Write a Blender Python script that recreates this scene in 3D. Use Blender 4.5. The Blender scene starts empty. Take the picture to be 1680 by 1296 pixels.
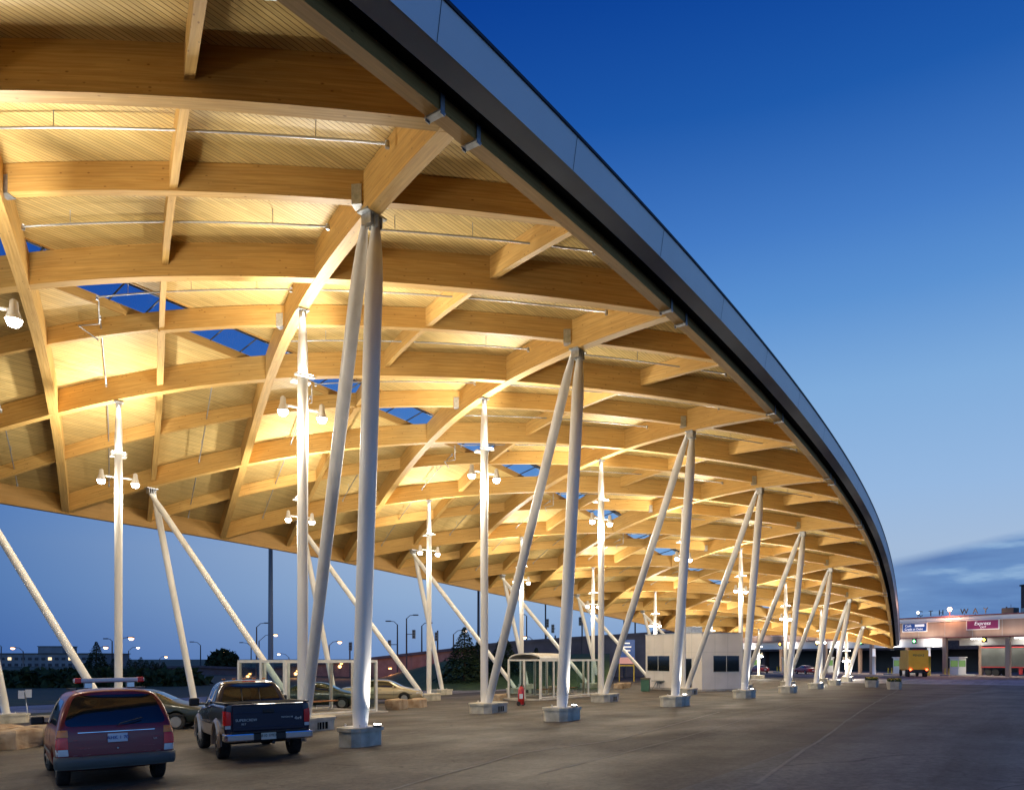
import bpy, bmesh, math, random
import numpy as np
from mathutils import Vector, Matrix, noise
from mathutils.bvhtree import BVHTree
random.seed(7)
R = math.radians
SC = bpy.context.scene
COL = SC.collection
# ------------------------------------------------------------------ camera
CAM = Vector((2.532, -26.793, 2.5))
TH = 0.597711
F_PX, U0, V0 = 1253.99, 869.59, 1080.26
FW = Vector((math.cos(TH), math.sin(TH), 0)); RT = Vector((math.sin(TH), -math.cos(TH), 0))
cd = bpy.data.cameras.new('camera'); cam = bpy.data.objects.new('camera', cd); COL.objects.link(cam)
cam.location = CAM; cam.rotation_euler = (R(90), 0, TH - R(90))
cd.sensor_width = 36; cd.lens = F_PX / 1680 * 36
cd.shift_x = (840 - U0) / 1680; cd.shift_y = (V0 - 648) / 1680
cd.clip_start = .1; cd.clip_end = 5000
SC.camera = cam
SC.render.resolution_x = 1024; SC.render.resolution_y = 789
# ------------------------------------------------------------------ world
W = bpy.data.worlds.new("World"); SC.world = W; W.use_nodes = True
nt = W.node_tree; nt.nodes.clear()
def N(t, ty, **kw):
    n = t.nodes.new(ty)
    for k, v in kw.items(): setattr(n, k, v)
    return n
def ramp(t, stops, interp='LINEAR'):
    n = N(t, 'ShaderNodeValToRGB'); cr = n.color_ramp; cr.interpolation = interp
    while len(cr.elements) > 1: cr.elements.remove(cr.elements[-1])
    cr.elements[0].position = stops[0][0]; cr.elements[0].color = (*stops[0][1], 1)
    for p, c in stops[1:]:
        e = cr.elements.new(p); e.color = (*c, 1)
    return n
def srgb(r, g, b):
    f = lambda c: ((c/255+.055)/1.055)**2.4 if c > 10 else c/255/12.92
    return (f(r), f(g), f(b))
def mathn(t, op, a, b=None, clamp=False):
    n = N(t, 'ShaderNodeMath', operation=op, use_clamp=clamp)
    for i, x in enumerate((a, b)):
        if x is None: continue
        if isinstance(x, (int, float)): n.inputs[i].default_value = x
        else: t.links.new(x, n.inputs[i])
    return n.outputs[0]
def mixc(t, fac, a, b, mode='MIX'):
    n = N(t, 'ShaderNodeMix', data_type='RGBA', blend_type=mode)
    for i, x in ((0, fac), (6, a), (7, b)):
        if isinstance(x, (int, float)): n.inputs[i].default_value = x
        elif isinstance(x, tuple): n.inputs[i].default_value = (*x, 1)
        else: t.links.new(x, n.inputs[i])
    return n.outputs[2]
tc = N(nt, 'ShaderNodeTexCoord'); sx = N(nt, 'ShaderNodeSeparateXYZ'); nt.links.new(tc.outputs['Generated'], sx.inputs[0])
X, Y, Z = sx.outputs
# z = sin(elevation)
sky = ramp(nt, [(0.0, srgb(120, 152, 200)), (.08, srgb(152, 180, 214)), (.13, srgb(164, 188, 218)), (.2, srgb(150, 184, 224)), (.31, srgb(128, 172, 220)),
                (.40, srgb(92, 146, 210)), (.47, srgb(70, 126, 200)), (.57, srgb(34, 96, 178)), (.65, srgb(18, 78, 164)), (.8, srgb(12, 60, 140)), (1, srgb(10, 50, 120))])
nt.links.new(Z, sky.inputs[0])
# left (towards +y) is a deeper blue than the side where the sun went down
sd = mathn(nt, 'ADD', mathn(nt, 'MULTIPLY', X, math.cos(TH-.43)), mathn(nt, 'MULTIPLY', Y, math.sin(TH-.43)))
fac = N(nt, 'ShaderNodeMapRange'); nt.links.new(sd, fac.inputs[0])
fac.inputs[1].default_value = .50; fac.inputs[2].default_value = .90; fac.inputs[3].default_value = 0; fac.inputs[4].default_value = 1
deep = mixc(nt, 1.0, sky.outputs[0], srgb(146, 176, 214), 'MULTIPLY')
base = mixc(nt, fac.outputs[0], deep, sky.outputs[0])
# unseen sky behind the camera, boosted and warmed to light fascia and near faces
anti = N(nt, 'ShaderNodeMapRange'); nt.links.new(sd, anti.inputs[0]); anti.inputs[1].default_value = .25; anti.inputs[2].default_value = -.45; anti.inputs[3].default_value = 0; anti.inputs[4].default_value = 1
fill_sky = mixc(nt, 1.0, base, (6.2, 4.0, 2.4), 'MULTIPLY')
base = mixc(nt, anti.outputs[0], base, fill_sky)
# low band of evening cloud
mp = N(nt, 'ShaderNodeMapping'); mp.inputs['Scale'].default_value = (2.6, 2.6, 17); mp.inputs['Rotation'].default_value = (.09, -.07, 0)
nt.links.new(tc.outputs['Generated'], mp.inputs[0])
nz = N(nt, 'ShaderNodeTexNoise'); nz.inputs['Scale'].default_value = 2.1; nz.inputs['Detail'].default_value = 6; nz.inputs['Roughness'].default_value = .55
nt.links.new(mp.outputs[0], nz.inputs[0])
band = N(nt, 'ShaderNodeMapRange'); nt.links.new(mathn(nt, 'ADD', Z, mathn(nt, 'MULTIPLY', Y, .18)), band.inputs[0])
band.inputs[1].default_value = .146; band.inputs[2].default_value = .134; band.inputs[3].default_value = 0; band.inputs[4].default_value = 1
east = N(nt, 'ShaderNodeMapRange'); nt.links.new(Y, east.inputs[0]); east.inputs[1].default_value = .35; east.inputs[2].default_value = .1; east.inputs[3].default_value = 0; east.inputs[4].default_value = 1
cl = mathn(nt, 'MULTIPLY', mathn(nt, 'MULTIPLY', band.outputs[0], east.outputs[0]), .85)
cloudcol = ramp(nt, [(.35, srgb(72, 112, 172)), (.52, srgb(92, 134, 190)), (.6, srgb(136, 172, 212)), (.72, srgb(100, 142, 196))])
nt.links.new(nz.outputs[0], cloudcol.inputs[0])
fin = mixc(nt, cl, base, cloudcol.outputs[0])
neg = mathn(nt, 'LESS_THAN', Z, -.002)
fin = mixc(nt, neg, fin, (.02, .03, .05))
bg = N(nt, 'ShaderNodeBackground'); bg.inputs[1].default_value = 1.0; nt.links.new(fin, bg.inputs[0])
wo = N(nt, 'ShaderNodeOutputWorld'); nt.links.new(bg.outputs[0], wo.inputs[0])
# ------------------------------------------------------------------ render
SC.view_settings.view_transform = 'Standard'; SC.view_settings.look = 'None'
SC.view_settings.exposure = 0; SC.view_settings.gamma = 1
SC.render.engine = 'CYCLES'
try:
    SC.cycles.use_light_tree = True; SC.cycles.max_bounces = 6; SC.cycles.diffuse_bounces = 3; SC.cycles.sample_clamp_indirect = 4
    SC.cycles.blur_glossy = 1; SC.cycles.caustics_reflective = False; SC.cycles.caustics_refractive = False
except Exception: pass
# ------------------------------------------------------------------ helpers
def P3(u, v, dep):  # point seen at pixel (u, v) of the 1680-wide photo, dep metres away
    return CAM + FW*dep + RT*((u-U0)/F_PX*dep) + Vector((0, 0, (V0-v)/F_PX*dep))
def gz(x, y):      # the lot falls gently from the near side to the far side
    t = min(max((x-30)/50, 0), 1); fade = 1 - t*t*(3-2*t)
    return -.0298*min(max(y, -30), 24)*fade
def G(u, dep):
    p = CAM + FW*dep + RT*((u-U0)/F_PX*dep); p.z = gz(p.x, p.y); return p
def tag(o, label=None, cat=None, group=None, kind=None):
    if label: o['label'] = label
    if cat: o['category'] = cat
    if group: o['group'] = group
    if kind: o['kind'] = kind
    return o
def empty(name, loc, rz=0, label=None, cat=None, group=None):
    o = bpy.data.objects.new(name, None); COL.objects.link(o); o.location = loc; o.rotation_euler = (0, 0, rz); o.empty_display_size = .2
    return tag(o, label, cat, group)
def link(name, bm, mat, parent=None, smooth=False, loc=None, rz=0):
    me = bpy.data.meshes.new(name); bm.normal_update(); bm.to_mesh(me); bm.free()
    for m in (mat if isinstance(mat, (list, tuple)) else [mat]): me.materials.append(m)
    if smooth: me.polygons.foreach_set('use_smooth', [True]*len(me.polygons))
    o = bpy.data.objects.new(name, me); COL.objects.link(o)
    if parent: o.parent = parent
    if loc is not None: o.location = loc
    if rz: o.rotation_euler = (0, 0, rz)
    return o
def copy_tree(o, parent=None):
    c = o.copy(); COL.objects.link(c)
    if parent: c.parent = parent
    for ch in list(o.children): copy_tree(ch, c)
    return c
def BM(): return bmesh.new()
def box(bm, c, s, M=None, bev=0, mi=0):
    ret = bmesh.ops.create_cube(bm, size=1)
    vs = ret['verts']
    for v in vs: v.co = Vector((v.co.x*s[0]+c[0], v.co.y*s[1]+c[1], v.co.z*s[2]+c[2]))
    fs = list({f for v in vs for f in v.link_faces})
    if bev:
        es = list({e for v in vs for e in v.link_edges})
        r = bmesh.ops.bevel(bm, geom=es, offset=bev, segments=2, affect='EDGES', profile=.5)
        fs = r['faces']; vs = list({v for f in bm.faces for v in f.verts if f in fs} | {v for v in vs if v.is_valid})
        isl = set(v for v in vs if v.is_valid)
        todo = list(isl)
        while todo:
            v = todo.pop()
            for e in v.link_edges:
                w = e.other_vert(v)
                if w not in isl: isl.add(w); todo.append(w)
        vs = list(isl)
    if M is not None:
        for v in vs: v.co = M @ v.co
    for v in vs:
        for f in v.link_faces: f.material_index = mi
    return vs
def tube(bm, pts, rad, n=12, cap=True, mi=0):
    pts = [Vector(p) for p in pts]
    if isinstance(rad, (int, float)): rad = [rad]*len(pts)
    rings = []
    for i, p in enumerate(pts):
        d = (pts[min(i+1, len(pts)-1)] - pts[max(i-1, 0)]).normalized()
        a = d.cross(Vector((0, 0, 1)))
        if a.length < 1e-3: a = Vector((1, 0, 0))
        a.normalize(); b = d.cross(a)
        rings.append([bm.verts.new(p + (a*math.cos(2*math.pi*k/n) + b*math.sin(2*math.pi*k/n))*rad[i]) for k in range(n)])
    for r0, r1 in zip(rings, rings[1:]):
        for k in range(n):
            f = bm.faces.new((r0[k], r0[(k+1) % n], r1[(k+1) % n], r1[k])); f.material_index = mi; f.smooth = True
    if cap:
        bm.faces.new(rings[0]).material_index = mi; bm.faces.new(rings[-1][::-1]).material_index = mi
    return rings
def prism(bm, poly, z0, z1, inset=0, mi=0):
    c = sum((Vector((p[0], p[1])) for p in poly), Vector((0, 0)))/len(poly)
    a = [bm.verts.new((p[0], p[1], z0)) for p in poly]
    b = [bm.verts.new((c.x+(p[0]-c.x)*(1-inset), c.y+(p[1]-c.y)*(1-inset), z1)) for p in poly]
    n = len(poly)
    fs = [bm.faces.new((a[i], a[(i+1) % n], b[(i+1) % n], b[i])) for i in range(n)]
    fs += [bm.faces.new(a[::-1]), bm.faces.new(b)]
    for f in fs: f.material_index = mi
def face(bm, pts, mi=0):
    f = bm.faces.new([bm.verts.new(p) for p in pts]); f.material_index = mi; return f
# ------------------------------------------------------------------ materials
def mat(name, base=(.8, .8, .8), rough=.5, metal=0, emit=None, estr=0, spec=.5, coat=0, alpha=1, trans=0, ior=1.45):
    m = bpy.data.materials.new(name); m.use_nodes = True
    b = m.node_tree.nodes['Principled BSDF']
    b.inputs['Base Color'].default_value = (*base, 1); b.inputs['Roughness'].default_value = rough; b.inputs['Metallic'].default_value = metal
    b.inputs['Specular IOR Level'].default_value = spec; b.inputs['Coat Weight'].default_value = coat; b.inputs['Coat Roughness'].default_value = .06
    b.inputs['Transmission Weight'].default_value = trans; b.inputs['IOR'].default_value = ior
    if emit: b.inputs['Emission Color'].default_value = (*emit, 1); b.inputs['Emission Strength'].default_value = estr
    return m
def noisy(m, c1, c2, scale=3, detail=6, coord='Object', stretch=(1, 1, 1), bump=0, bscale=40, rough=None, mid=(.35, .65)):
    t = m.node_tree; b = t.nodes['Principled BSDF']
    tcn = N(t, 'ShaderNodeTexCoord'); mp = N(t, 'ShaderNodeMapping'); mp.inputs['Scale'].default_value = stretch
    t.links.new(tcn.outputs[coord], mp.inputs[0])
    n = N(t, 'ShaderNodeTexNoise'); n.inputs['Scale'].default_value = scale; n.inputs['Detail'].default_value = detail
    t.links.new(mp.outputs[0], n.inputs[0])
    r = ramp(t, [(mid[0], c1), (mid[1], c2)]); t.links.new(n.outputs[0], r.inputs[0]); t.links.new(r.outputs[0], b.inputs['Base Color'])
    if bump:
        n2 = N(t, 'ShaderNodeTexNoise'); n2.inputs['Scale'].default_value = bscale; n2.inputs['Detail'].default_value = 4
        t.links.new(tcn.outputs[coord], n2.inputs[0])
        bp = N(t, 'ShaderNodeBump'); bp.inputs['Strength'].default_value = bump; bp.inputs['Distance'].default_value = .02
        t.links.new(n2.outputs[0], bp.inputs['Height']); t.links.new(bp.outputs[0], b.inputs['Normal'])
    if rough:
        mr = N(t, 'ShaderNodeMapRange'); t.links.new(n.outputs[0], mr.inputs[0]); mr.inputs[3].default_value = rough[0]; mr.inputs[4].default_value = rough[1]
        t.links.new(mr.outputs[0], b.inputs['Roughness'])
    return m
def wood(name, lo, hi, dark, lam=True):
    m = mat(name, hi, .55, spec=.3); t = m.node_tree; b = t.nodes['Principled BSDF']
    uv = N(t, 'ShaderNodeUVMap'); oi = N(t, 'ShaderNodeObjectInfo')
    ad = N(t, 'ShaderNodeVectorMath', operation='ADD'); t.links.new(uv.outputs[0], ad.inputs[0])
    cx = N(t, 'ShaderNodeCombineXYZ'); t.links.new(mathn(t, 'MULTIPLY', oi.outputs['Random'], 91.), cx.inputs[0]); t.links.new(cx.outputs[0], ad.inputs[1])
    mp = N(t, 'ShaderNodeMapping'); mp.inputs['Scale'].default_value = (.55, 14, 1); t.links.new(ad.outputs[0], mp.inputs[0])
    n = N(t, 'ShaderNodeTexNoise'); n.inputs['Scale'].default_value = 1.6; n.inputs['Detail'].default_value = 7; n.inputs['Distortion'].default_value = .5
    t.links.new(mp.outputs[0], n.inputs[0])
    r = ramp(t, [(.3, lo), (.7, hi)]); t.links.new(n.outputs[0], r.inputs[0])
    # knots
    mp2 = N(t, 'ShaderNodeMapping'); mp2.inputs['Scale'].default_value = (2.4, 5, 1); t.links.new(ad.outputs[0], mp2.inputs[0])
    vo = N(t, 'ShaderNodeTexVoronoi'); vo.inputs['Scale'].default_value = 1.15; t.links.new(mp2.outputs[0], vo.inputs[0])
    kn = N(t, 'ShaderNodeMapRange'); t.links.new(vo.outputs['Distance'], kn.inputs[0]); kn.inputs[1].default_value = .05; kn.inputs[2].default_value = .13; kn.inputs[3].default_value = .75; kn.inputs[4].default_value = 0
    col = mixc(t, kn.outputs[0], r.outputs[0], dark)
    # long soft board-to-board variation
    sp = N(t, 'ShaderNodeSeparateXYZ'); t.links.new(ad.outputs[0], sp.inputs[0])
    lamv = mathn(t, 'FLOOR', mathn(t, 'DIVIDE', sp.outputs[1], .045))
    bl = mathn(t, 'FLOOR', mathn(t, 'ADD', mathn(t, 'DIVIDE', sp.outputs[0], 3.1), mathn(t, 'MULTIPLY', lamv, .37)))
    c2 = N(t, 'ShaderNodeCombineXYZ'); t.links.new(lamv, c2.inputs[0]); t.links.new(bl, c2.inputs[1])
    wn = N(t, 'ShaderNodeTexWhiteNoise', noise_dimensions='2D'); t.links.new(c2.outputs[0], wn.inputs[0])
    vv = N(t, 'ShaderNodeMapRange'); t.links.new(wn.outputs[0], vv.inputs[0]); vv.inputs[3].default_value = .84; vv.inputs[4].default_value = 1.0
    if lam: col = mixc(t, 1.0, col, vv.outputs[0], 'MULTIPLY')
    ov = ramp(t, [(0, (.84, .80, .74)), (.5, (.97, .95, .92)), (1, (1.08, 1.08, 1.08))]); t.links.new(oi.outputs['Random'], ov.inputs[0]); col = mixc(t, 1.0, col, ov.outputs[0], 'MULTIPLY')
    t.links.new(col, b.inputs['Base Color'])
    return m
M = {}
M['glulam'] = wood('glulam', (.52, .30, .085), (.68, .44, .155), (.20, .08, .02))
M['glulam_edge'] = wood('glulam_edge', (.42, .23, .06), (.52, .31, .10), (.2, .1, .03))
def deckmat():
    m = mat('deck_boards', (.7, .47, .2), .55, spec=.3); t = m.node_tree; b = t.nodes['Principled BSDF']
    tcn = N(t, 'ShaderNodeTexCoord'); s = N(t, 'ShaderNodeSeparateXYZ'); t.links.new(tcn.outputs['Object'], s.inputs[0])
    q = mathn(t, 'DIVIDE', s.outputs[1], .135)
    fr = mathn(t, 'FRACT', q); fl = mathn(t, 'FLOOR', q)
    dist = mathn(t, 'ABSOLUTE', mathn(t, 'SUBTRACT', fr, .5))
    gr = N(t, 'ShaderNodeMapRange'); t.links.new(dist, gr.inputs[0]); gr.inputs[1].default_value = .39; gr.inputs[2].default_value = .47; gr.inputs[3].default_value = 0; gr.inputs[4].default_value = 1
    mp = N(t, 'ShaderNodeMapping'); mp.inputs['Scale'].default_value = (.5, 9, 1); t.links.new(tcn.outputs['Object'], mp.inputs[0])
    n = N(t, 'ShaderNodeTexNoise'); n.inputs['Scale'].default_value = 2; n.inputs['Detail'].default_value = 5; t.links.new(mp.outputs[0], n.inputs[0])
    r = ramp(t, [(.3, (.58, .40, .14)), (.7, (.72, .53, .22))]); t.links.new(n.outputs[0], r.inputs[0])
    bl = mathn(t, 'FLOOR', mathn(t, 'ADD', mathn(t, 'DIVIDE', s.outputs[0], 3.7), mathn(t, 'MULTIPLY', fl, .413)))
    c2 = N(t, 'ShaderNodeCombineXYZ'); t.links.new(fl, c2.inputs[0]); t.links.new(bl, c2.inputs[1])
    wn = N(t, 'ShaderNodeTexWhiteNoise', noise_dimensions='2D'); t.links.new(c2.outputs[0], wn.inputs[0])
    vv = N(t, 'ShaderNodeMapRange'); t.links.new(wn.outputs[0], vv.inputs[0]); vv.inputs[3].default_value = .82; vv.inputs[4].default_value = 1.0
    col = mixc(t, 1.0, r.outputs[0], vv.outputs[0], 'MULTIPLY')
    col = mixc(t, gr.outputs[0], col, (.27, .15, .05))
    t.links.new(col, b.inputs['Base Color'])
    bp = N(t, 'ShaderNodeBump'); bp.inputs['Strength'].default_value = .6; bp.inputs['Distance'].default_value = .02
    t.links.new(mathn(t, 'SUBTRACT', 1.0, gr.outputs[0]), bp.inputs['Height']); t.links.new(bp.outputs[0], b.inputs['Normal'])
    return m
M['deck'] = deckmat()
M['white'] = mat('white_painted_steel', (.80, .785, .75), .42)
t_ = M['white'].node_tree; g_ = N(t_, 'ShaderNodeNewGeometry'); m_ = N(t_, 'ShaderNodeMapping'); m_.inputs['Scale'].default_value = (2, 2, .35); t_.links.new(g_.outputs['Position'], m_.inputs[0])
n_ = N(t_, 'ShaderNodeTexNoise'); n_.inputs['Scale'].default_value = 1.3; n_.inputs['Detail'].default_value = 3; t_.links.new(m_.outputs[0], n_.inputs[0])
r_ = ramp(t_, [(.3, (.70, .68, .63)), (.6, (.83, .81, .77))]); t_.links.new(n_.outputs[0], r_.inputs[0]); t_.links.new(r_.outputs[0], t_.nodes['Principled BSDF'].inputs['Base Color'])
M['galv'] = noisy(mat('galvanised_steel', (.5, .52, .54), .4, .8), (.38, .40, .42), (.55, .57, .6), 9)
M['concrete'] = noisy(mat('concrete', (.4, .38, .34), .85), (.36, .33, .26), (.64, .60, .50), 2.4, 9, bump=.6, bscale=30)
M['black'] = mat('black_membrane', (.004, .004, .004), .9, spec=.1)
M['soffit'] = noisy(mat('soffit_metal', (.3, .3, .29), .5, .1), (.42, .42, .38), (.5, .5, .46), .7, 3)
M['fascia'] = noisy(mat('fascia_metal', (.3, .33, .4), .42, .25), (.80, .76, .72), (.86, .82, .78), .5, 3)
M['cap'] = mat('dark_metal', (.05, .055, .06), .5, .5)
M['roofing'] = mat('roofing', (.12, .12, .12), .8)
M['glass'] = mat('glass', (.9, .95, 1), .02, trans=1, ior=1.1)
M['lamp_on'] = mat('lamp_glow', (1, 1, 1), .4, emit=(1, .95, .86), estr=40)
M['pipe'] = mat('pipe_steel', (.42, .42, .42), .35, .6)
M['rubber'] = noisy(mat('tyre_rubber', (.02, .02, .02), .85), (.012, .012, .012), (.03, .03, .03), 12)
M['rim'] = mat('wheel_alloy', (.45, .45, .43), .3, .8)
M['chrome'] = mat('chrome', (.7, .7, .72), .15, 1)
M['bedcover'] = mat('bed_cover_vinyl', (.012, .012, .014), .95, spec=.1)
M['trimblk'] = mat('black_trim', (.015, .015, .016), .5)
M['carglass'] = mat('tinted_glass', (.008, .011, .010), .04, spec=.8, coat=.6)
M['maroon'] = mat('maroon_paint', (.17, .006, .012), .35, .1, coat=.5)
M['navy'] = mat('navy_paint', (.008, .011, .032), .28, .3, coat=1)
M['pewter'] = mat('tan_cladding', (.30, .25, .21), .4, .4, coat=.5)
M['bumper'] = mat('grey_bumper', (.17, .19, .19), .5)
M['green_paint'] = mat('dark_green_paint', (.010, .018, .013), .35, .1, coat=.5)
M['beige_paint'] = mat('beige_paint', (.36, .30, .18), .35, .3, coat=.8)
M['red_lens'] = mat('red_lens', (.75, .02, .015), .25, coat=.5)
M['amber_lens'] = mat('amber_lens', (.8, .22, .015), .25, coat=.5)
M['clear_lens'] = mat('clear_lens', (.6, .6, .6), .15, coat=1)
M['plate'] = mat('plate_white', (.62, .65, .72), .5)
M['plateblue'] = mat('plate_blue', (.03, .06, .3), .5)
M['silver_letters'] = mat('silver_lettering', (.55, .55, .55), .3, .7)
# ------------------------------------------------------------------ canopy surface (underside of the ribs)
PP = dict(s=10.697226, s2=.272441, sk=-.116644, sk2=-.091453, d=8.750802, e1=-.02909, e2=-.010188, b1=.000125, b2=-.06748, b3=.006962,
          a0=11.484479, a1=1.999745, a2=-.618853, c1=-.673484, c2=-.146602, c3=-.00052, c1k=-.021351, c2k=.028145, c2k2=.002352)
PTS = np.array([(1.0, 0.0), (2.0, 0.0), (3.0, 0.0), (4.0, 0.0), (5.0, 0.0), (6.0, 0.0), (7.0, 0.0), (8.0, 0.0), (1.244, 0.488), (2.244, 0.488), (3.244, 0.488), (4.244, 0.488), (5.244, 0.488), (6.244, 0.488), (7.244, 0.488), (8.244, 0.488), (1.5, 1.0), (2.5, 1.0), (3.5, 1.0), (1.623, 1.247), (2.623, 1.247), (3.623, 1.247), (1.653, 2.694), (3.653, 2.694), (4.653, 2.694), (5.653, 2.694), (1.0, 2.0), (2.0, 2.0), (3.0, 2.0), (4.0, 2.0), (1.5, 3.0), (2.5, 3.0), (2.0, 4.0), (3.0, 4.0), (4.0, 4.0), (5.0, 4.0), (6.0, 4.0), (7.0, 4.0), (2.244, 3.512), (4.244, 3.512), (5.244, 3.512), (6.244, 3.512)])
WW = np.array([[-0.072, 0.106, -0.794], [-0.262, 0.385, 0.488], [-0.651, 0.957, 0.332], [0.691, -1.015, -1.089], [-0.901, 1.323, 0.972], [0.107, -0.157, 0.554], [-0.107, 0.157, 0.231], [-1.216, 1.786, 3.218], [0.22, -0.322, 0.511], [1.332, -1.956, -0.22], [0.989, -1.453, -0.778], [0.227, -0.333, -0.486], [-0.236, 0.347, -0.399], [0.948, -1.392, -0.243], [-0.129, 0.19, -1.189], [0.843, -1.238, -2.321], [-0.341, 0.501, 2.842], [-1.654, 2.43, 2.31], [-0.794, 1.166, 3.068], [0.232, -0.341, -4.53], [0.349, -0.513, -3.315], [-0.681, 1.0, -1.888], [1.344, -1.974, -0.818], [-0.688, 1.011, -3.476], [-0.761, 1.117, 0.294], [-2.972, 4.366, 0.238], [0.208, -0.305, 1.047], [-0.372, 0.547, 1.818], [-0.582, 0.855, 0.818], [3.184, -4.677, 1.791], [-0.833, 1.224, -1.194], [-0.72, 1.057, 2.292], [-0.199, 0.293, -1.171], [-0.008, 0.012, 0.358], [-0.856, 1.257, -0.067], [-1.063, 1.562, 0.732], [-0.189, 0.277, -0.161], [-0.683, 1.003, 2.378], [0.579, -0.851, 0.294], [1.837, -2.698, 1.086], [1.356, -1.991, -0.565], [1.789, -2.628, -2.314]])
KL, KRL, KP = 1.24667, 2.69366, .48807
def S(g, k, dz=0):
    q = PP; G_ = g-4.; kk = k-2
    x = q['s']*g+q['s2']*G_*G_+q['sk']*kk*G_+q['sk2']*kk
    y = q['d']*kk*(1+q['e1']*G_+q['e2']*G_*G_)+q['b1']*G_+q['b2']*G_*G_+q['b3']*G_**3
    z = q['a0']+q['a1']*k+q['a2']*k*k+q['c1']*G_+q['c2']*G_*G_+q['c3']*G_**3+q['c1k']*kk*G_+q['c2k']*kk*G_*G_+q['c2k2']*kk*kk*G_*G_
    d = (np.array([g, k])-PTS)/np.array([1.8, 1.2]); w = np.exp(-.5*(d*d).sum(1))@WW
    return Vector((float(x+w[0]), float(y+w[1]), float(z+w[2]+dz)))
def SAB(a, b, dz=0): return S((a+b)/2, b-a, dz)
RIB = 1.0
GMIN, GMAX = -1.5, 9.0
def sweep(bm, pts, w, h, z0=0, z1=None, uvo=(0, 0)):
    """rectangular timber section carried along pts (points on its underside)"""
    uvl = bm.loops.layers.uv.verify()
    secs = []; L = 0; prev = None
    for i, p in enumerate(pts):
        d = pts[min(i+1, len(pts)-1)]-pts[max(i-1, 0)]; d.z = 0; d.normalize(); n = Vector((-d.y, d.x, 0))*(w/2)
        if prev is not None: L += (p-prev).length
        prev = p
        up = Vector((0, 0, 1))
        secs.append(([bm.verts.new(p-n+up*z0), bm.verts.new(p+n+up*z0), bm.verts.new(p+n+up*(z0+h)), bm.verts.new(p-n+up*(z0+h))], L))
    vo = [0, w, w+h, 2*w+h, 2*w+2*h]
    for (s0, l0), (s1, l1) in zip(secs, secs[1:]):
        for j in range(4):
            f = bm.faces.new((s0[j], s0[(j+1) % 4], s1[(j+1) % 4], s1[j]))
            for lp, uv in zip(f.loops, ((l0, vo[j]), (l0, vo[j+1]), (l1, vo[j+1]), (l1, vo[j]))): lp[uvl].uv = (uv[0]+uvo[0], uv[1]+uvo[1])
    for s, rev in ((secs[0][0], True), (secs[-1][0], False)):
        f = bm.faces.new(s[::-1] if rev else s)
        for lp in f.loops: lp[uvl].uv = (lp.vert.co.y, lp.vert.co.z)
def inb(a, b):
    g, k = (a+b)/2, b-a
    return GMIN-1e-6 <= g <= GMAX+1e-6 and -1e-6 <= k <= 4+1e-6
canopy = empty('canopy', (0, 0, 0), 0, 'huge curved timber canopy of crossing glulam ribs with board ceiling and grey metal edge', 'canopy')
def clipline(fn, t0, t1, n):
    """parameters of the stretch of a rib lying inside the roof outline"""
    ts = [t0+(t1-t0)*i/n for i in range(n+1)]
    return [t for t in ts if inb(*fn(t))]
for i in range(-4, 10):       # family A, runs front-left to back
    ts = clipline(lambda t: (i, i+t), 0, 4, 40)
    if len(ts) < 6: continue
    bm = BM(); sweep(bm, [SAB(i, i+t) for t in ts], .34, RIB-.004); link('glulam_rib', bm, M['glulam'], canopy)
for j in range(-1, 13):       # family B
    ts = clipline(lambda t: (j-t, j), 0, 4, 40)
    if len(ts) < 6: continue
    bm = BM(); sweep(bm, [SAB(j-t, j, .012) for t in ts], .32, RIB-.02); link('glulam_rib', bm, M['glulam'], canopy)
def seg(f0, f1, n=5): return [f0+(f1-f0)*i/n for i in range(n+1)]
hang = []
for q in range(-4, 26):
    b = q/2 + .0
    if abs(b-round(b)) < .01: continue
    # front purlins follow family B on the half line b
    for a0, a1 in ((b-.5, b), (b-1.5, b-.5), (b-2.0, b-1.5)):
        if not (inb(a0, b) and inb(a1, b)): continue
        bm = BM(); sweep(bm, [SAB(a, b, .28) for a in seg(a0, a1, 8)], .24, .70-.003); link('purlin', bm, M['glulam'], canopy)
        for a in (a0, a1):
            if abs(a-round(a)) < .01: hang.append((a, b, (a0+a1)/2-a, 'a'))
    # rear purlins follow family A on the half line a
    a = b
    for b0, b1 in ((a+2, a+2.5), (a+2.5, a+3.5), (a+3.5, a+4)):
        if not (inb(a, b0) and inb(a, b1)): continue
        bm = BM(); sweep(bm, [SAB(a, bb, .28) for bb in seg(b0, b1, 8)], .24, .70-.003); link('purlin', bm, M['glulam'], canopy)
    # light blocking across the bays
    for b0, b1 in ((a, a+.5), (a+.5, a+1), (a+1, a+1.5), (a+1.5, a+2)):
        if not (inb(a, b0) and inb(a, b1)): continue
        bm = BM(); sweep(bm, [SAB(a, bb, .36) for bb in seg(b0, b1, 4)], .17, .63); link('blocking', bm, M['glulam'], canopy)
    for a0, a1 in ((b-4, b-3.5), (b-3.5, b-3), (b-3, b-2.5), (b-2.5, b-2)):
        if not (inb(a0, b) and inb(a1, b)): continue
        bm = BM(); sweep(bm, [SAB(aa, b, .36) for aa in seg(a0, a1, 4)], .17, .63); link('blocking', bm, M['glulam'], canopy)
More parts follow.
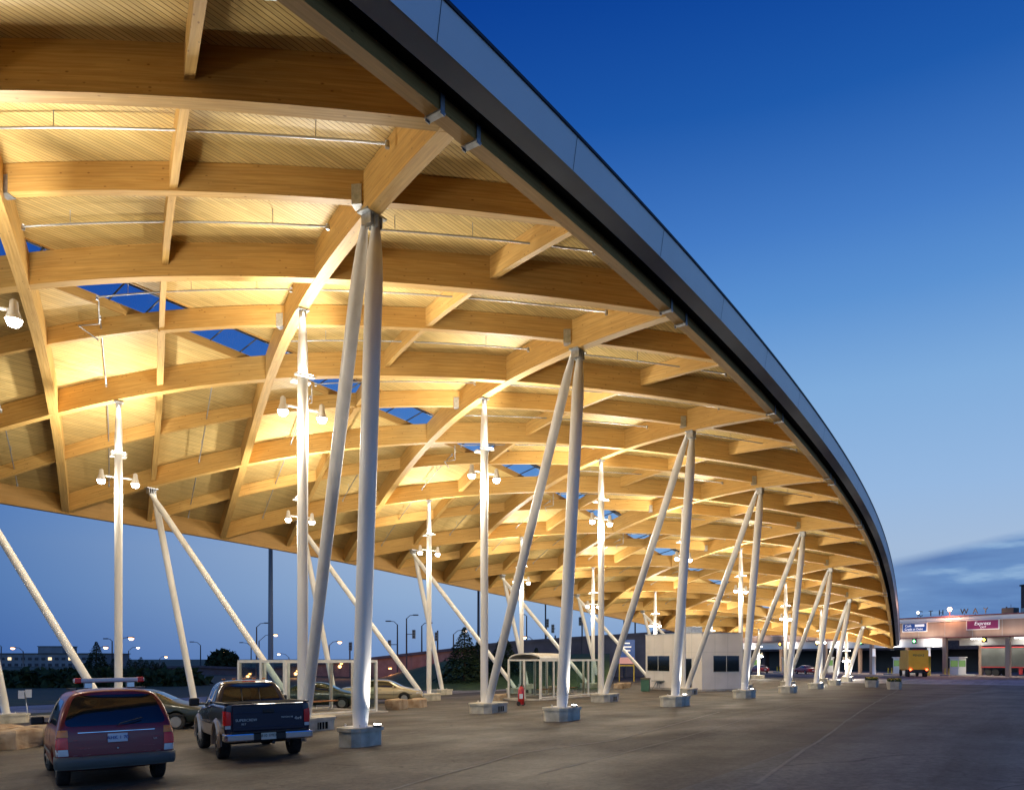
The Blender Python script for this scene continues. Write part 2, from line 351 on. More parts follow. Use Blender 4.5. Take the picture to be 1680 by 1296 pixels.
# steel hangers where purlins meet ribs
nh = 0
for a, b, da, _ in sorted(hang, key=lambda h: (SAB(h[0], h[1])-CAM).length):
    if nh >= 60: break
    s = 1 if da > 0 else -1
    p = SAB(a, b); q = SAB(a+.06*s, b); d = (q-p); d.z = 0; d.normalize()
    c = p + d*(.17+.12); c.z += .28+.18
    rot = Matrix.Translation(c) @ Matrix.Rotation(math.atan2(d.y, d.x), 4, 'Z')
    bm = BM(); box(bm, (0, .13, 0), (.24, .014, .46), rot); box(bm, (0, -.13, 0), (.24, .014, .46), rot); box(bm, (0, 0, -.225), (.24, .27, .016), rot)
    link('hanger_bracket', bm, M['galv'], canopy); nh += 1
# deck boards: two fields either side of the ridge skylight
SKF, SKR = 1.87, 2.14
for k0, k1 in ((-.02, SKF), (SKR, 4.02)):
    bm = BM(); ng, nk = 84, 16; lo = []; hi = []
    for i in range(ng+1):
        g = GMIN-.02+(GMAX-GMIN+.04)*i/ng
        lo.append([bm.verts.new(S(g, k0+(k1-k0)*j/nk, RIB)) for j in range(nk+1)])
        hi.append([bm.verts.new(S(g, k0+(k1-k0)*j/nk, RIB+.16)) for j in range(nk+1)])
    for i in range(ng):
        for j in range(nk):
            bm.faces.new((lo[i][j], lo[i][j+1], lo[i+1][j+1], lo[i+1][j])).material_index = 0
            bm.faces.new((hi[i][j], hi[i+1][j], hi[i+1][j+1], hi[i][j+1])).material_index = 1
        for j in (0, nk):
            bm.faces.new((lo[i][j], lo[i+1][j], hi[i+1][j], hi[i][j])).material_index = 1
    for i in (0, ng):
        for j in range(nk): bm.faces.new((lo[i][j], lo[i][j+1], hi[i][j+1], hi[i][j])).material_index = 1
    link('roof_deck', bm, [M['deck'], M['roofing']], canopy)
# ridge skylight: kerbs, glazing bars, glass
bm = BM()
def ribbon(bm, k, w, h, dz, n=70):
    sweep(bm, [S(GMIN+(GMAX-GMIN)*i/n, k, dz) for i in range(n+1)], w, h)
ribbon(bm, SKF, .07, .33, RIB-.03); ribbon(bm, SKR, .07, .33, RIB-.03)
link('skylight_kerb', bm, M['glulam_edge'], canopy)
bm = BM(); ribbon(bm, (SKF+SKR)/2, .07, .08, RIB+.5)
g = GMIN+.1
while g < GMAX:
    for k in (SKF, SKR):
        a, c = S(g, k, RIB+.29), S(g, (SKF+SKR)/2, RIB+.5)
        tube(bm, [a, c], .035, 4)
    g += .145
link('glazing_bars', bm, M['cap'], canopy)
bm = BM(); n = 70
for k in (SKF, SKR):
    for i in range(n):
        g0, g1 = GMIN+(GMAX-GMIN)*i/n, GMIN+(GMAX-GMIN)*(i+1)/n
        face(bm, [S(g0, k, RIB+.33), S(g1, k, RIB+.33), S(g1, (SKF+SKR)/2, RIB+.60), S(g0, (SKF+SKR)/2, RIB+.60)])
link('skylight_glass', bm, M['glass'], canopy)
# edges: edge beam, black recess, soffit, fascia, cap
def edge_profile(kk, sgn):
    n = 120; pts = [S(GMIN+(GMAX-GMIN)*i/n, kk) for i in range(n+1)]
    outs = []
    for i in range(n+1):
        d = pts[min(i+1, n)]-pts[max(i-1, 0)]; d.z = 0; d.normalize(); outs.append(Vector((d.y, -d.x, 0))*sgn)
    def strip(name, prof, m, joints=None, close=False):
        bm = BM(); rows = [[bm.verts.new(p+o*a+Vector((0, 0, z))) for a, z in prof] for p, o in zip(pts, outs)]
        for r0, r1 in zip(rows, rows[1:]):
            for j in range(len(prof)-1 if not close else len(prof)):
                jj = (j+1) % len(prof); bm.faces.new((r0[j], r0[jj], r1[jj], r1[j]))
        bmesh.ops.recalc_face_normals(bm, faces=bm.faces)
        return link(name, bm, m, canopy)
    return pts, outs, strip
for kk, sgn in ((0, 1), (4, -1)):
    pts, outs, strip = edge_profile(kk, sgn)
    bm = BM(); sweep(bm, [p+Vector((0, 0, -.02)) for p in pts], .28, 1.015); link('edge_beam', bm, M['glulam_edge'], canopy)
    strip('recess', [(.14, .26), (.40, .23), (.40, .28), (.14, .5)], M['black'], close=True)
    strip('soffit', [(.40, .235), (.74, .37), (.74, .40), (.40, .29)], M['soffit'], close=True)
    strip('fascia', [(.74, .36), (.84, .99), (.72, .99), (.70, .41)], M['fascia'], close=True)
    strip('fascia_cap', [(.87, .992), (.87, 1.05), (-.05, 1.19), (-.05, 1.12), (.70, .992)], M['cap'], close=True)
    bm = BM(); step = 5
    for i in range(2, len(pts), step):
        o = outs[i]; t = Vector((-o.y, o.x, 0))*.007
        a = pts[i]+o*.742+Vector((0, 0, .365)); b = pts[i]+o*.84+Vector((0, 0, .988))
        a2, b2 = a+o*.003, b+o*.003
        face(bm, [a2-t, a2+t, b2+t, b2-t])
    link('fascia_joints', bm, M['cap'], canopy)
for gg in (GMIN, GMAX):
    bm = BM(); sweep(bm, [S(gg, 4*i/24, -.03) for i in range(25)], .3, 1.16); link('end_beam', bm, M['glulam_edge'], canopy)
    o = -1 if gg < 0 else 1
    bm = BM(); sweep(bm, [S(gg, 4*i/24, .3)+Vector((o*.5, 0, 0)) for i in range(25)], .66, .9); link('end_fascia', bm, M['fascia'], canopy)
# node clamps on the front edge beam
for i in range(0, 10):
    for da in (-.05, .055):
        p = S(i+da, 0); q = S(i+da+.02, 0); d = q-p; ang = math.atan2(d.y, d.x)
        rot = Matrix.Translation(p) @ Matrix.Rotation(ang, 4, 'Z')
        bm = BM(); box(bm, (0, -.165, .16), (.10, .02, .5), rot); box(bm, (0, .165, .16), (.10, .02, .5), rot); box(bm, (0, 0, -.04), (.14, .36, .03), rot)
        link('node_clamp', bm, M['galv'], canopy)
# sprinkler pipes slung under the deck
npipe = 0
cands = []
for q in range(-2, 26):
    for o in (.25, .75):
        b = q+o
        for n0 in range(-3, 13):
            a0, a1 = max(n0+.04, b-2.0), min(n0+.96, b-.1)
            if a1-a0 > .3 and inb(a0, b) and inb(a1, b): cands.append(('F', a0, a1, b))
        a = q+o
        for n0 in range(-3, 14):
            b0, b1 = max(n0+.04, a+2.15), min(n0+.96, a+3.9)
            if b1-b0 > .3 and inb(a, b0) and inb(a, b1): cands.append(('R', b0, b1, a))
def cpts(c):
    k, t0, t1, o = c
    return [SAB(t, o, .62) if k == 'F' else SAB(o, t, .62) for t in seg(t0, t1, 6)]
cands.sort(key=lambda c: (cpts(c)[3]-CAM).length)
for c in cands[:96]:
    ps = cpts(c); bm = BM(); tube(bm, ps, .027, 7)
    for i in (1, 3, 5): tube(bm, [ps[i]+Vector((0, 0, .0)), ps[i]+Vector((0, 0, .39))], .011, 5)
    for i in (0, 6): tube(bm, [ps[i]+Vector((0, 0, .05)), ps[i]-Vector((0, 0, .09))], .05, 6)
    link('sprinkler_pipe', bm, M['pipe'], canopy)
# bent drop pipes beside the skylight
for i in range(0, 9):
    p = SAB(i+.25, i+2.35, .95); bm = BM()
    tube(bm, [p, p-Vector((0, 0, .8)), p+Vector((-.5, .35, -.95)), p+Vector((.35, .75, -1.05))], .026, 6)
    link('drop_pipe', bm, M['pipe'], canopy)
# ------------------------------------------------------------------ columns
def octo(lx, ly, c):
    return [(-lx+c, -ly), (lx-c, -ly), (lx, -ly+c), (lx, ly-c), (lx-c, ly), (-lx+c, ly), (-lx, ly-c), (-lx, -ly+c)]
def plinth(loc, rz, lx, ly, h, label, group, grille=False):
    r = empty('concrete_plinth', loc, rz, label, 'plinth', group)
    bm = BM(); prism(bm, octo(lx, ly, min(lx, ly)*.45), -.15, h-.09); link('base', bm, M['concrete'], r)
    bm = BM(); prism(bm, octo(lx+.04, ly+.04, min(lx, ly)*.46), h-.088, h); link('top_slab', bm, M['concrete'], r)
    if grille:
        bm = BM(); box(bm, (.12*lx, -ly-.004, h*.42), (lx*.5, .02, h*.5))
        for q in (-.5, -.15, .2): box(bm, (.12*lx+q*lx*.4, -ly-.02, h*.42), (.02, .02, h*.5), mi=1)
        link('vent_grille', bm, [M['black'], M['concrete']], r)
    return r
def leg(bm, p, q, r, taper_top=1.3, taper_bot=.5):
    d = q-p; L = d.length; d = d/L
    n = 9; a, b = taper_bot, L-taper_top
    pts = [p]+[p+d*(a+(b-a)*i/n) for i in range(n+1)]+[q-d*taper_top*.5, q]
    tube(bm, pts, [r*.86]+[r]*(n+1)+[r*.82, r*.42], 22)
LAMPS = []
def light_pole(i, rear):
    if not rear: g, k = i+KL/2, KL
    else: k = KRL; g = i+4-k/2
    t = S(g, k)
    if not rear and i >= 4: t += RT*(.0, .35, .8, 1.35, 1.8, 2.0)[min(i-3, 5)-0 if i < 9 else 5]
    z0 = gz(t.x, t.y); h = .42
    return t, z0, h
ORD = ['', 'first', 'second', 'third', 'fourth', 'fifth', 'sixth', 'seventh', 'eighth', 'ninth', 'tenth']
polemesh = {}
def build_pole(i, rear):
    t, z0, h = light_pole(i, rear)
    ang = R(-18)
    row = 'rear row under the far slope' if rear else 'front row under the near slope'
    n = i+2 if rear else i
    lab = f'{ORD[n]} white light pole from the left in the {row}' if n > 0 else f'white light pole just outside the left edge in the {row}'
    r = empty('light_pole', (t.x, t.y, z0+h), ang, lab, 'light pole', 'white light poles under the canopy')
    H = t.z-(z0+h)
    bm = BM(); leg(bm, Vector((0, 0, 0)), Vector((0, 0, H-.1)), .165 if not rear else .155, 1.5, .3); link('pole', bm, M['white'], r)
    bm = BM(); box(bm, (0, 0, H-.05), (.36, .26, .05)); box(bm, (0, .06, H-.18), (.2, .02, .24)); box(bm, (0, -.06, H-.18), (.2, .02, .24)); link('head_plate', bm, M['galv'], r)
    bm = BM(); box(bm, (0, 0, .01), (.5, .5, .04)); [tube(bm, [(a, b, .02), (a, b, .09)], .02, 6) for a in (-.19, .19) for b in (-.19, .19)]; link('base_plate', bm, M['white'], r)
    zu = H-2.25; zd = H-3.2
    for s in (-1, 1):   # flat uplight boxes
        rot = Matrix.Translation((.05*s, s*.30, zu)) @ Matrix.Rotation(R(-8*s), 4, 'X')
        bm = BM(); box(bm, (0, 0, 0), (.62, .26, .07), rot, bev=.015); box(bm, (0, -s*.16, 0), (.08, .14, .05), rot)
        u = link('uplight', bm, M['white'], r)
        bm = BM(); box(bm, (0, 0, .04), (.50, .18, .012), rot); link('lens', bm, M['lamp_on'] , u)
    bm = BM(); tube(bm, [(-.66, 0, zd), (.66, 0, zd)], .04, 8); link('cross_arm', bm, M['white'], r)
    for s in (-1, 1):
        x = .64*s
        bm = BM(); tube(bm, [(x, 0, zd+.26), (x, 0, zd+.22), (x, 0, zd+.02), (x, 0, zd-.12), (x, 0, zd-.2)], [.04, .08, .10, .15, .175], 16)
        hd = link('floodlight', bm, M['white'], r)
        bm = BM(); tube(bm, [(x, 0, zd-.18), (x, 0, zd-.26), (x, 0, zd-.33), (x, 0, zd-.36)], [.145, .15, .11, .04], 14); link('lens', bm, M['lamp_on'], hd)
    LAMPS.append((Vector((t.x, t.y, z0+h+zu)), Vector((t.x, t.y, z0+h+zd)), ang, rear))
    return t, z0
LIGHTCOL = (1, .91, .74)
def spot(name, loc, aim, w, size, blend=.3, rad=.1, col=LIGHTCOL):
    l = bpy.data.lights.new(name, 'SPOT'); l.energy = w; l.color = col; l.spot_size = R(size); l.spot_blend = blend; l.shadow_soft_size = rad
    o = bpy.data.objects.new(name, l); COL.objects.link(o); o.location = loc
    d = Vector(aim); o.rotation_euler = d.to_track_quat('-Z', 'Y').to_euler(); return o
def point(name, loc, w, rad, col=LIGHTCOL):
    l = bpy.data.lights.new(name, 'POINT'); l.energy = w; l.color = col; l.shadow_soft_size = rad
    o = bpy.data.objects.new(name, l); COL.objects.link(o); o.location = loc; return o
for i in range(-1, 9):
    t, z0 = build_pole(i, False)
    lab = f'low concrete plinth with vent grille under {ORD[i]} front row light pole' if i > 0 else f'low concrete plinth of a light pole left of the picture {"nearer" if i<0 else "farther"} one'
    tp = S(i+KP/2, KP); dr = (Vector((tp.x, tp.y, 0))-Vector((t.x, t.y, 0))).normalized()
    plinth((t.x+dr.x*.3+.1-(.7 if i == 0 else 0), t.y+dr.y*.3, z0), R(6), .88, .55, .44, lab, 'plinths of the front row light poles', True)
for i in range(-1, 7):
    t, z0 = build_pole(i, True)
    plinth((t.x-.2, t.y+.1, z0), R(-6), 1.0, .6, .44, f'concrete plinth at the foot of the {ORD[i+2]} rear row light pole from the left', 'plinths of the rear row light poles', i in (0, 2))
for pu, pd, ang, rear in LAMPS:
    for s in (-1, 1):
        o = Matrix.Rotation(ang, 4, 'Z') @ Vector((.05*s, s*.32, .12))
        spot('uplight_beam', pu+o, (-.2, .95*s, 1), (700 if pu.x < 12 else 1400 if (rear and pu.x < 22) else 1500)*(.35 if pu is LAMPS[0][0] else 1), 124, .6, .15, (1, .96, .87))
        o = Matrix.Rotation(ang, 4, 'Z') @ Vector((.64*s, 0, -.80))
        point('floodlight_glow', pd+o, (400 if rear else 640)*(.4 if pu is LAMPS[0][0] else 1), .35)
def vcolumn(top, foot, inner, rr, lab, group, ri):
    r = empty('v_column', (foot.x, foot.y, foot.z), 0, lab, 'column', group)
    o = -r.location
    bm = BM(); leg(bm, foot+o, top+o+Vector((.12, 0, -.12)), rr); link('leg', bm, M['white'], r)
    bm = BM(); leg(bm, inner+o, top+o+Vector((-.06, .16, -.12)), ri); link('leg', bm, M['white'], r)
    bm = BM(); c = top+o; box(bm, (c.x, c.y, c.z-.03), (.62, .34, .05))
    for s in (-.18, -.06, .06, .18): box(bm, (c.x+s, c.y, c.z-.17), (.022, .3, .26))
    link('head_bracket', bm, M['galv'], r)
    bm = BM(); box(bm, (0, 0, .015), (.6, .6, .03)); [tube(bm, [(a, b, .02), (a, b, .10)], .022, 6) for a in (-.25, .25) for b in (-.25, .25)]; link('base_plate', bm, M['white'], r)
aF, aF1, yFo, yF1 = .175708, -.046325, -12.58747, -.156906
for i in range(0, 9):
    if i < 9:
        g = i+aF+aF1*(i-4); f0 = S(g, 0); fy = f0.y + (yFo+2*PP['d'])+yF1*(i-4)
    top = S(i+KP/2, KP); foot = Vector((f0.x, fy, 0)); z0 = gz(foot.x, foot.y); h = .46
    t, zz, hh = light_pole(i, False)
    dr = (Vector((top.x, top.y, 0))-Vector((t.x, t.y, 0))).normalized()
    inner = Vector((t.x, t.y, zz+.43))+dr*.42
    foot.z = z0+h-.02
    nm = ORD[i] if i > 0 else ''
    lab = f'{nm} tall V-shaped white steel column from the left in the front row' if i > 0 else 'V-shaped white steel column just left of the picture in the front row'
    vcolumn(top, foot, inner, .205, lab, 'front row of V-shaped columns', .17)
    ps = (.9, .66, .85, .95)[min(i, 3)]
    plinth((foot.x, foot.y, z0), R(3), .78*ps, .50*min(1, ps*1.1), h, f'concrete plinth of the {ORD[i]} front row V-shaped column' if i else 'concrete plinth of the front row column just left of the picture', 'plinths of the front V-shaped columns')
    # small ground uplight on the plinth, shining up the column
    if i >= 1:
        r = empty('column_uplight', (foot.x+.22, foot.y-.36, z0+h), 0, f'small glowing uplight on the plinth of the {ORD[i]} front row V-shaped column', 'uplight', 'small uplights on the front plinths')
        bm = BM(); tube(bm, [(0, 0, 0), (0, 0, .05), (0, 0, .06)], [.11, .11, .1], 14); link('housing', bm, M['cap'], r)
        bm = BM(); tube(bm, [(0, 0, .061), (0, 0, .07)], .085, 14); link('lens', bm, M['lamp_on'], r)
        spot('column_uplight_beam', (foot.x+.20, foot.y-.40, z0+h+.10), ((top.x-foot.x-.15)/11, (top.y-foot.y+.2)/11, 1), 750, 60, .8, .06, (1, .93, .82))
for i in range(-1, 6):
    k = 4-KP; g = i+4-k/2
    top = S(g, k); foot = Vector((top.x+1.6, top.y-1.5, 0)); z0 = gz(foot.x, foot.y); foot.z = z0+.4
    t, zz, hh = light_pole(i, True)
    dr = (Vector((top.x, top.y, 0))-Vector((t.x, t.y, 0))).normalized()
    inner = Vector((t.x, t.y, zz+.43))+dr*.5
    vcolumn(top, foot, inner, .17, f'{ORD[i+2]} V-shaped white column from the left in the rear row by the road', 'rear row of V-shaped columns', .16)
    plinth((foot.x, foot.y, z0), R(-5), .8, .5, .42, f'concrete plinth of the {ORD[i+2]} rear row V-shaped column', 'plinths of the rear V-shaped columns')
# ------------------------------------------------------------------ ground, roads, verges
def asphalt(name, c1, c2, seams=True):
    m = mat(name, c1, .8, spec=.35); t = m.node_tree; b = t.nodes['Principled BSDF']
    tcn = N(t, 'ShaderNodeTexCoord')
    def nz(scale, det, stretch=(1, 1, 1), rot=0, rough=.6):
        mp = N(t, 'ShaderNodeMapping'); mp.inputs['Scale'].default_value = stretch; mp.inputs['Rotation'].default_value = (0, 0, rot)
        t.links.new(tcn.outputs['Object'], mp.inputs[0])
        n = N(t, 'ShaderNodeTexNoise'); n.inputs['Scale'].default_value = scale; n.inputs['Detail'].default_value = det; n.inputs['Roughness'].default_value = rough
        t.links.new(mp.outputs[0], n.inputs[0]); return n.outputs[0]
    r = ramp(t, [(.3, c1), (.7, c2)]); t.links.new(nz(.22, 8), r.inputs[0]); col = r.outputs[0]
    # long worn wheel paths and scuffs
    tr = ramp(t, [(.40, (.62, .62, .63)), (.5, (1, 1, 1)), (.62, (1.22, 1.21, 1.19))]); t.links.new(nz(.5, 7, (.1, 1.1, 1), .12, .62), tr.inputs[0]); col = mixc(t, .85, col, tr.outputs[0], 'MULTIPLY')
    tr2 = ramp(t, [(.42, (.86, .86, .86)), (.55, (1.06, 1.05, 1.04))]); t.links.new(nz(1.2, 6, (.25, 1.4, 1), -.35), tr2.inputs[0]); col = mixc(t, .6, col, tr2.outputs[0], 'MULTIPLY')
    fine = ramp(t, [(.40, (.55, .55, .55)), (.60, (1.38, 1.38, 1.36))]); t.links.new(nz(9, 9, rough=.8), fine.inputs[0]); col = mixc(t, .75, col, fine.outputs[0], 'MULTIPLY')
    # dark oil drips
    sp = ramp(t, [(.66, (1, 1, 1)), (.74, (.45, .45, .46))]); t.links.new(nz(.9, 5), sp.inputs[0]); col = mixc(t, .7, col, sp.outputs[0], 'MULTIPLY')
    # hairline cracks, some of them sealed with tar, and a network of finer ones
    for scl, wd, dk, dn in ((.11, .0016, (.35, .35, .36), .5), (.5, .006, (.62, .62, .62), .9)):
        dmp = N(t, 'ShaderNodeTexNoise'); dmp.inputs['Scale'].default_value = dn; dmp.inputs['Detail'].default_value = 6; t.links.new(tcn.outputs['Object'], dmp.inputs[0])
        ad = N(t, 'ShaderNodeVectorMath', operation='MULTIPLY_ADD'); t.links.new(dmp.outputs['Color'], ad.inputs[0]); ad.inputs[1].default_value = (1.6, 1.6, 0); t.links.new(tcn.outputs['Object'], ad.inputs[2])
        vo = N(t, 'ShaderNodeTexVoronoi', feature='DISTANCE_TO_EDGE'); vo.inputs['Scale'].default_value = scl; t.links.new(ad.outputs[0], vo.inputs[0])
        ck = N(t, 'ShaderNodeMapRange'); t.links.new(vo.outputs['Distance'], ck.inputs[0]); ck.inputs[1].default_value = wd; ck.inputs[2].default_value = wd*2.2; ck.inputs[3].default_value = 1; ck.inputs[4].default_value = 0
        gate = N(t, 'ShaderNodeMapRange'); t.links.new(nz(.16 if scl < .2 else .3, 3), gate.inputs[0]); gate.inputs[1].default_value = .48; gate.inputs[2].default_value = .54
        col = mixc(t, mathn(t, 'MULTIPLY', ck.outputs[0], gate.outputs[0]), col, mixc(t, 1.0, col, dk, 'MULTIPLY'))
    # darker resurfaced patches
    pv = N(t, 'ShaderNodeTexVoronoi', distance='CHEBYCHEV'); pv.inputs['Scale'].default_value = .085; t.links.new(tcn.outputs['Object'], pv.inputs[0])
    pr_ = N(t, 'ShaderNodeMapRange'); t.links.new(pv.outputs['Distance'], pr_.inputs[0]); pr_.inputs[1].default_value = .17; pr_.inputs[2].default_value = .175; pr_.inputs[3].default_value = .22; pr_.inputs[4].default_value = 0
    col = mixc(t, pr_.outputs[0], col, (.05, .05, .052))
    t.links.new(col, b.inputs['Base Color'])
    rr = N(t, 'ShaderNodeMapRange'); t.links.new(nz(.35, 5), rr.inputs[0]); rr.inputs[1].default_value = .3; rr.inputs[2].default_value = .7; rr.inputs[3].default_value = .55; rr.inputs[4].default_value = .85
    t.links.new(rr.outputs[0], b.inputs['Roughness'])
    bp = N(t, 'ShaderNodeBump'); bp.inputs['Strength'].default_value = .5; bp.inputs['Distance'].default_value = .01
    t.links.new(nz(60, 2), bp.inputs['Height']); t.links.new(bp.outputs[0], b.inputs['Normal'])
    return m
M['asphalt'] = asphalt('lot_asphalt', (.046, .040, .035), (.088, .077, .067))
M['asphalt2'] = asphalt('lane_asphalt', (.060, .061, .064), (.102, .104, .107))
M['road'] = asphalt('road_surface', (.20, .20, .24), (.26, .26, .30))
M['seam'] = noisy(mat('seam_sealer', (.2, .2, .2), .7), (.09, .088, .084), (.15, .145, .14), 1.5)
M['kerb'] = noisy(mat('kerb_concrete', (.4, .38, .35), .85), (.30, .28, .26), (.42, .40, .37), 2)
M['grass'] = noisy(mat('grass_green', (.02, .05, .01), .9), (.018, .045, .010), (.04, .085, .02), 1.2, 8, bump=.8, bscale=14)
M['grassdry'] = noisy(mat('grass_dry', (.06, .06, .02), .9), (.04, .055, .02), (.09, .085, .035), .8, 8, bump=.8, bscale=14)
M['soil'] = noisy(mat('far_ground', (.05, .05, .035), .95), (.03, .04, .022), (.06, .06, .04), .05, 8)
M['foliage'] = noisy(mat('spruce_needles', (.02, .04, .02), .9, spec=.1), (.010, .022, .012), (.03, .05, .026), 1.5)
M['bark'] = mat('bark', (.06, .045, .035), .9)
def sheet(name, x0, x1, y0, y1, dz, m, step=5, **kw):
    bm = BM(); nx = max(1, int((x1-x0)/step)); ny = max(1, int((y1-y0)/step))
    vv = [[bm.verts.new((x0+(x1-x0)*i/nx, y0+(y1-y0)*j/ny, gz(x0+(x1-x0)*i/nx, y0+(y1-y0)*j/ny)+dz)) for j in range(ny+1)] for i in range(nx+1)]
    for i in range(nx):
        for j in range(ny): bm.faces.new((vv[i][j], vv[i+1][j], vv[i+1][j+1], vv[i][j+1]))
    return tag(link(name, bm, m), kind='structure')
# terrain to the horizon
bm = BM(); rx = [-1500, -600, -200, -80, -40, -20, 0, 10, 20, 30, 35, 40, 45, 50, 55, 60, 65, 70, 75, 80, 90, 120, 200, 500, 1200, 3000]
ry = [-1500, -500, -150, -60, -40, -30, -25, -20, -10, 0, 10, 20, 24, 30, 60, 150, 400, 1000, 2500]
vv = [[bm.verts.new((x, y, gz(x, y)-.06)) for y in ry] for x in rx]
for i in range(len(rx)-1):
    for j in range(len(ry)-1): bm.faces.new((vv[i][j], vv[i+1][j], vv[i+1][j+1], vv[i][j+1]))
tag(link('ground', bm, M['soil']), kind='structure')
sheet('parking_lot', -60, 150, -22.5, 19.5, 0, M['asphalt'])
sheet('driving_lane', -60, 150, -75, -22.5, .002, M['asphalt2'])
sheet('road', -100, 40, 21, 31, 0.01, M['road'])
def quad_sheet(name, pts, dz, m, n=24):
    bm = BM(); p = [Vector(q) for q in pts]
    rows = [[bm.verts.new(p[0].lerp(p[1], i/n).lerp(p[3].lerp(p[2], i/n), j/4)) for j in range(5)] for i in range(n+1)]
    for r in rows:
        for v in r: v.co.z = gz(v.co.x, v.co.y)+dz
    for a, b in zip(rows, rows[1:]):
        for j in range(4): bm.faces.new((a[j], b[j], b[j+1], a[j+1]))
    return tag(link(name, bm, m), kind='structure')
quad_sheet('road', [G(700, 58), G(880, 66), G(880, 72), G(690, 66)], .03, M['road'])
# grass verge at the left back of the lot, with kerb
sheet('grass', -60, 26, 14.8, 20.6, .05, M['grassdry'])
bm = BM()
for x in range(-60, 26, 2): box(bm, (x+1, 14.65, gz(x+1, 14.65)+.03), (1.99, .18, .2), bev=.02)
tag(link('kerb', bm, M['kerb']), 'low concrete kerb edging the dry grass verge at the far left', 'kerb')
sheet('grass', -100, 30, 31.2, 60, .03, M['grassdry'])
# pavement joints
def joint(pts, w, name, m):
    bm = BM()
    for (a, b) in zip(pts, pts[1:]):
        a = Vector(a); b = Vector(b); n = max(2, int((b-a).length/1.5)); d = (b-a).normalized(); s = Vector((-d.y, d.x, 0))*(w/2)
        prev = None
        for i in range(n+1):
            p = a.lerp(b, i/n); p += Vector((-d.y, d.x, 0))*(.05*noise.noise(p*.6)); z = gz(p.x, p.y)+.008
            c = [bm.verts.new((p.x-s.x, p.y-s.y, z)), bm.verts.new((p.x+s.x, p.y+s.y, z))]
            if prev: bm.faces.new((prev[0], c[0], c[1], prev[1]))
            prev = c
    return tag(link(name, bm, m), kind='structure')
def GP(u, v):  # ground point seen at a pixel
    dep = 2.0*F_PX/(v-V0)
    for _ in range(30):
        p = CAM+FW*dep+RT*((u-U0)/F_PX*dep); dep = (CAM.z-gz(p.x, p.y))*F_PX/(v-V0)
    return G(u, dep)
joint([GP(1240, 1285), GP(1378, 1190), GP(1440, 1150), GP(1481, 1125)], .07, 'pavement_joint', M['seam'])
joint([GP(640, 1296), GP(853, 1235), GP(1009, 1214), GP(1180, 1168)], .06, 'pavement_joint', M['seam'])
joint([GP(880, 1270), GP(1120, 1210), GP(1330, 1150)], .03, 'pavement_joint', M['seam'])
# strip of paving and road in front of the toll plaza
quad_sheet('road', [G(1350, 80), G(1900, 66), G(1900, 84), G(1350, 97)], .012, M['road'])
M['redpave'] = asphalt('warm_paving', (.19, .13, .11), (.24, .17, .15))
quad_sheet('pavement', [G(1350, 97.2), G(1900, 84.2), G(1960, 130), G(1150, 160)], .016, M['redpave'])
# ------------------------------------------------------------------ stones / barriers
M['stone'] = noisy(mat('armour_stone', (.4, .3, .2), .9), (.26, .17, .10), (.46, .36, .25), 2.2, 8, bump=.9, bscale=6)
def stone(loc, s, rz, label, seed, group=None):
    random.seed(seed); bm = BM(); box(bm, (0, 0, s[2]/2), s)
    bmesh.ops.bevel(bm, geom=list(bm.edges), offset=min(s)*.16, segments=2, affect='EDGES', profile=.6)
    bmesh.ops.subdivide_edges(bm, edges=list(bm.edges), cuts=2, use_grid_fill=True)
    for v in bm.verts:
        q = v.co*1.7+Vector((seed*3.1, 0, 0)); v.co += Vector((noise.noise(q), noise.noise(q+Vector((9, 0, 0))), noise.noise(q+Vector((0, 9, 0)))*.6))*.10*min(1.5, max(s))
    return tag(link('armour_stone', bm, M['stone'], loc=loc, rz=rz), label, 'stone', group)
for k, (u, dep, s, rz, lab) in enumerate([
    (-30, 20.0, (1.7, 1.0, .62), .5, 'beige armour stone at the left edge behind the minivan mirror'),
    (30, 20.6, (1.5, .95, .58), .62, 'long beige armour stone just left of the minivan'),
    (95, 21.6, (1.5, .95, .6), .6, 'beige armour stone mostly hidden behind the maroon minivan'),
    (651, 37.5, (.95, .8, .56), .3, 'squared brown stone block left of its pair in front of the beige sedan'),
    (684, 39.5, (1.05, .8, .5), .3, 'squared brown stone block right of its pair below the beige sedan nose'),
    (826, 47, (2.1, .8, .42), .2, 'long low stone block behind the red extinguisher'),
    (1020, 66, (1.9, .8, .5), .1, 'low tan stone block left of the green bin'),
    (905, 60, (2.6, .8, .5), .1, 'low tan stone block behind the far glass shelter')]):
    stone(G(u, dep)-Vector((0, 0, .05)), s, rz+.0, lab, k+3, 'armour stones round the lot')
# ------------------------------------------------------------------ shelters
M['frame'] = noisy(mat('shelter_frame', (.7, .68, .62), .45), (.6, .58, .53), (.72, .70, .65), 3)
M['benchwood'] = noisy(mat('bench_slats', (.35, .15, .06), .6), (.26, .10, .04), (.4, .19, .08), 6, stretch=(1, 8, 8))
M['shglass'] = mat('shelter_glass', (.75, .85, .85), .03, trans=1, ior=1.12)
def bench(x, y, L, label, parent_ref):
    z = gz(x, y)+.12
    r = empty('bench', (x, y, z), 0, label, 'bench', 'brown benches in the glass shelters')
    bm = BM()
    for q in (-.16, 0, .16): box(bm, (0, q, .46), (L, .13, .05), bev=.008)
    link('seat', bm, M['benchwood'], r)
    for s in (-.42, 0, .42):
        bm = BM(); tube(bm, [(s*L, 0, .43), (s*L, 0, .2)], .03, 8); tube(bm, [(s*L, 0, .22), (s*L, -.22, 0)], .022, 6); tube(bm, [(s*L, 0, .22), (s*L, .22, 0)], .022, 6); link('leg', bm, M['galv'], r)
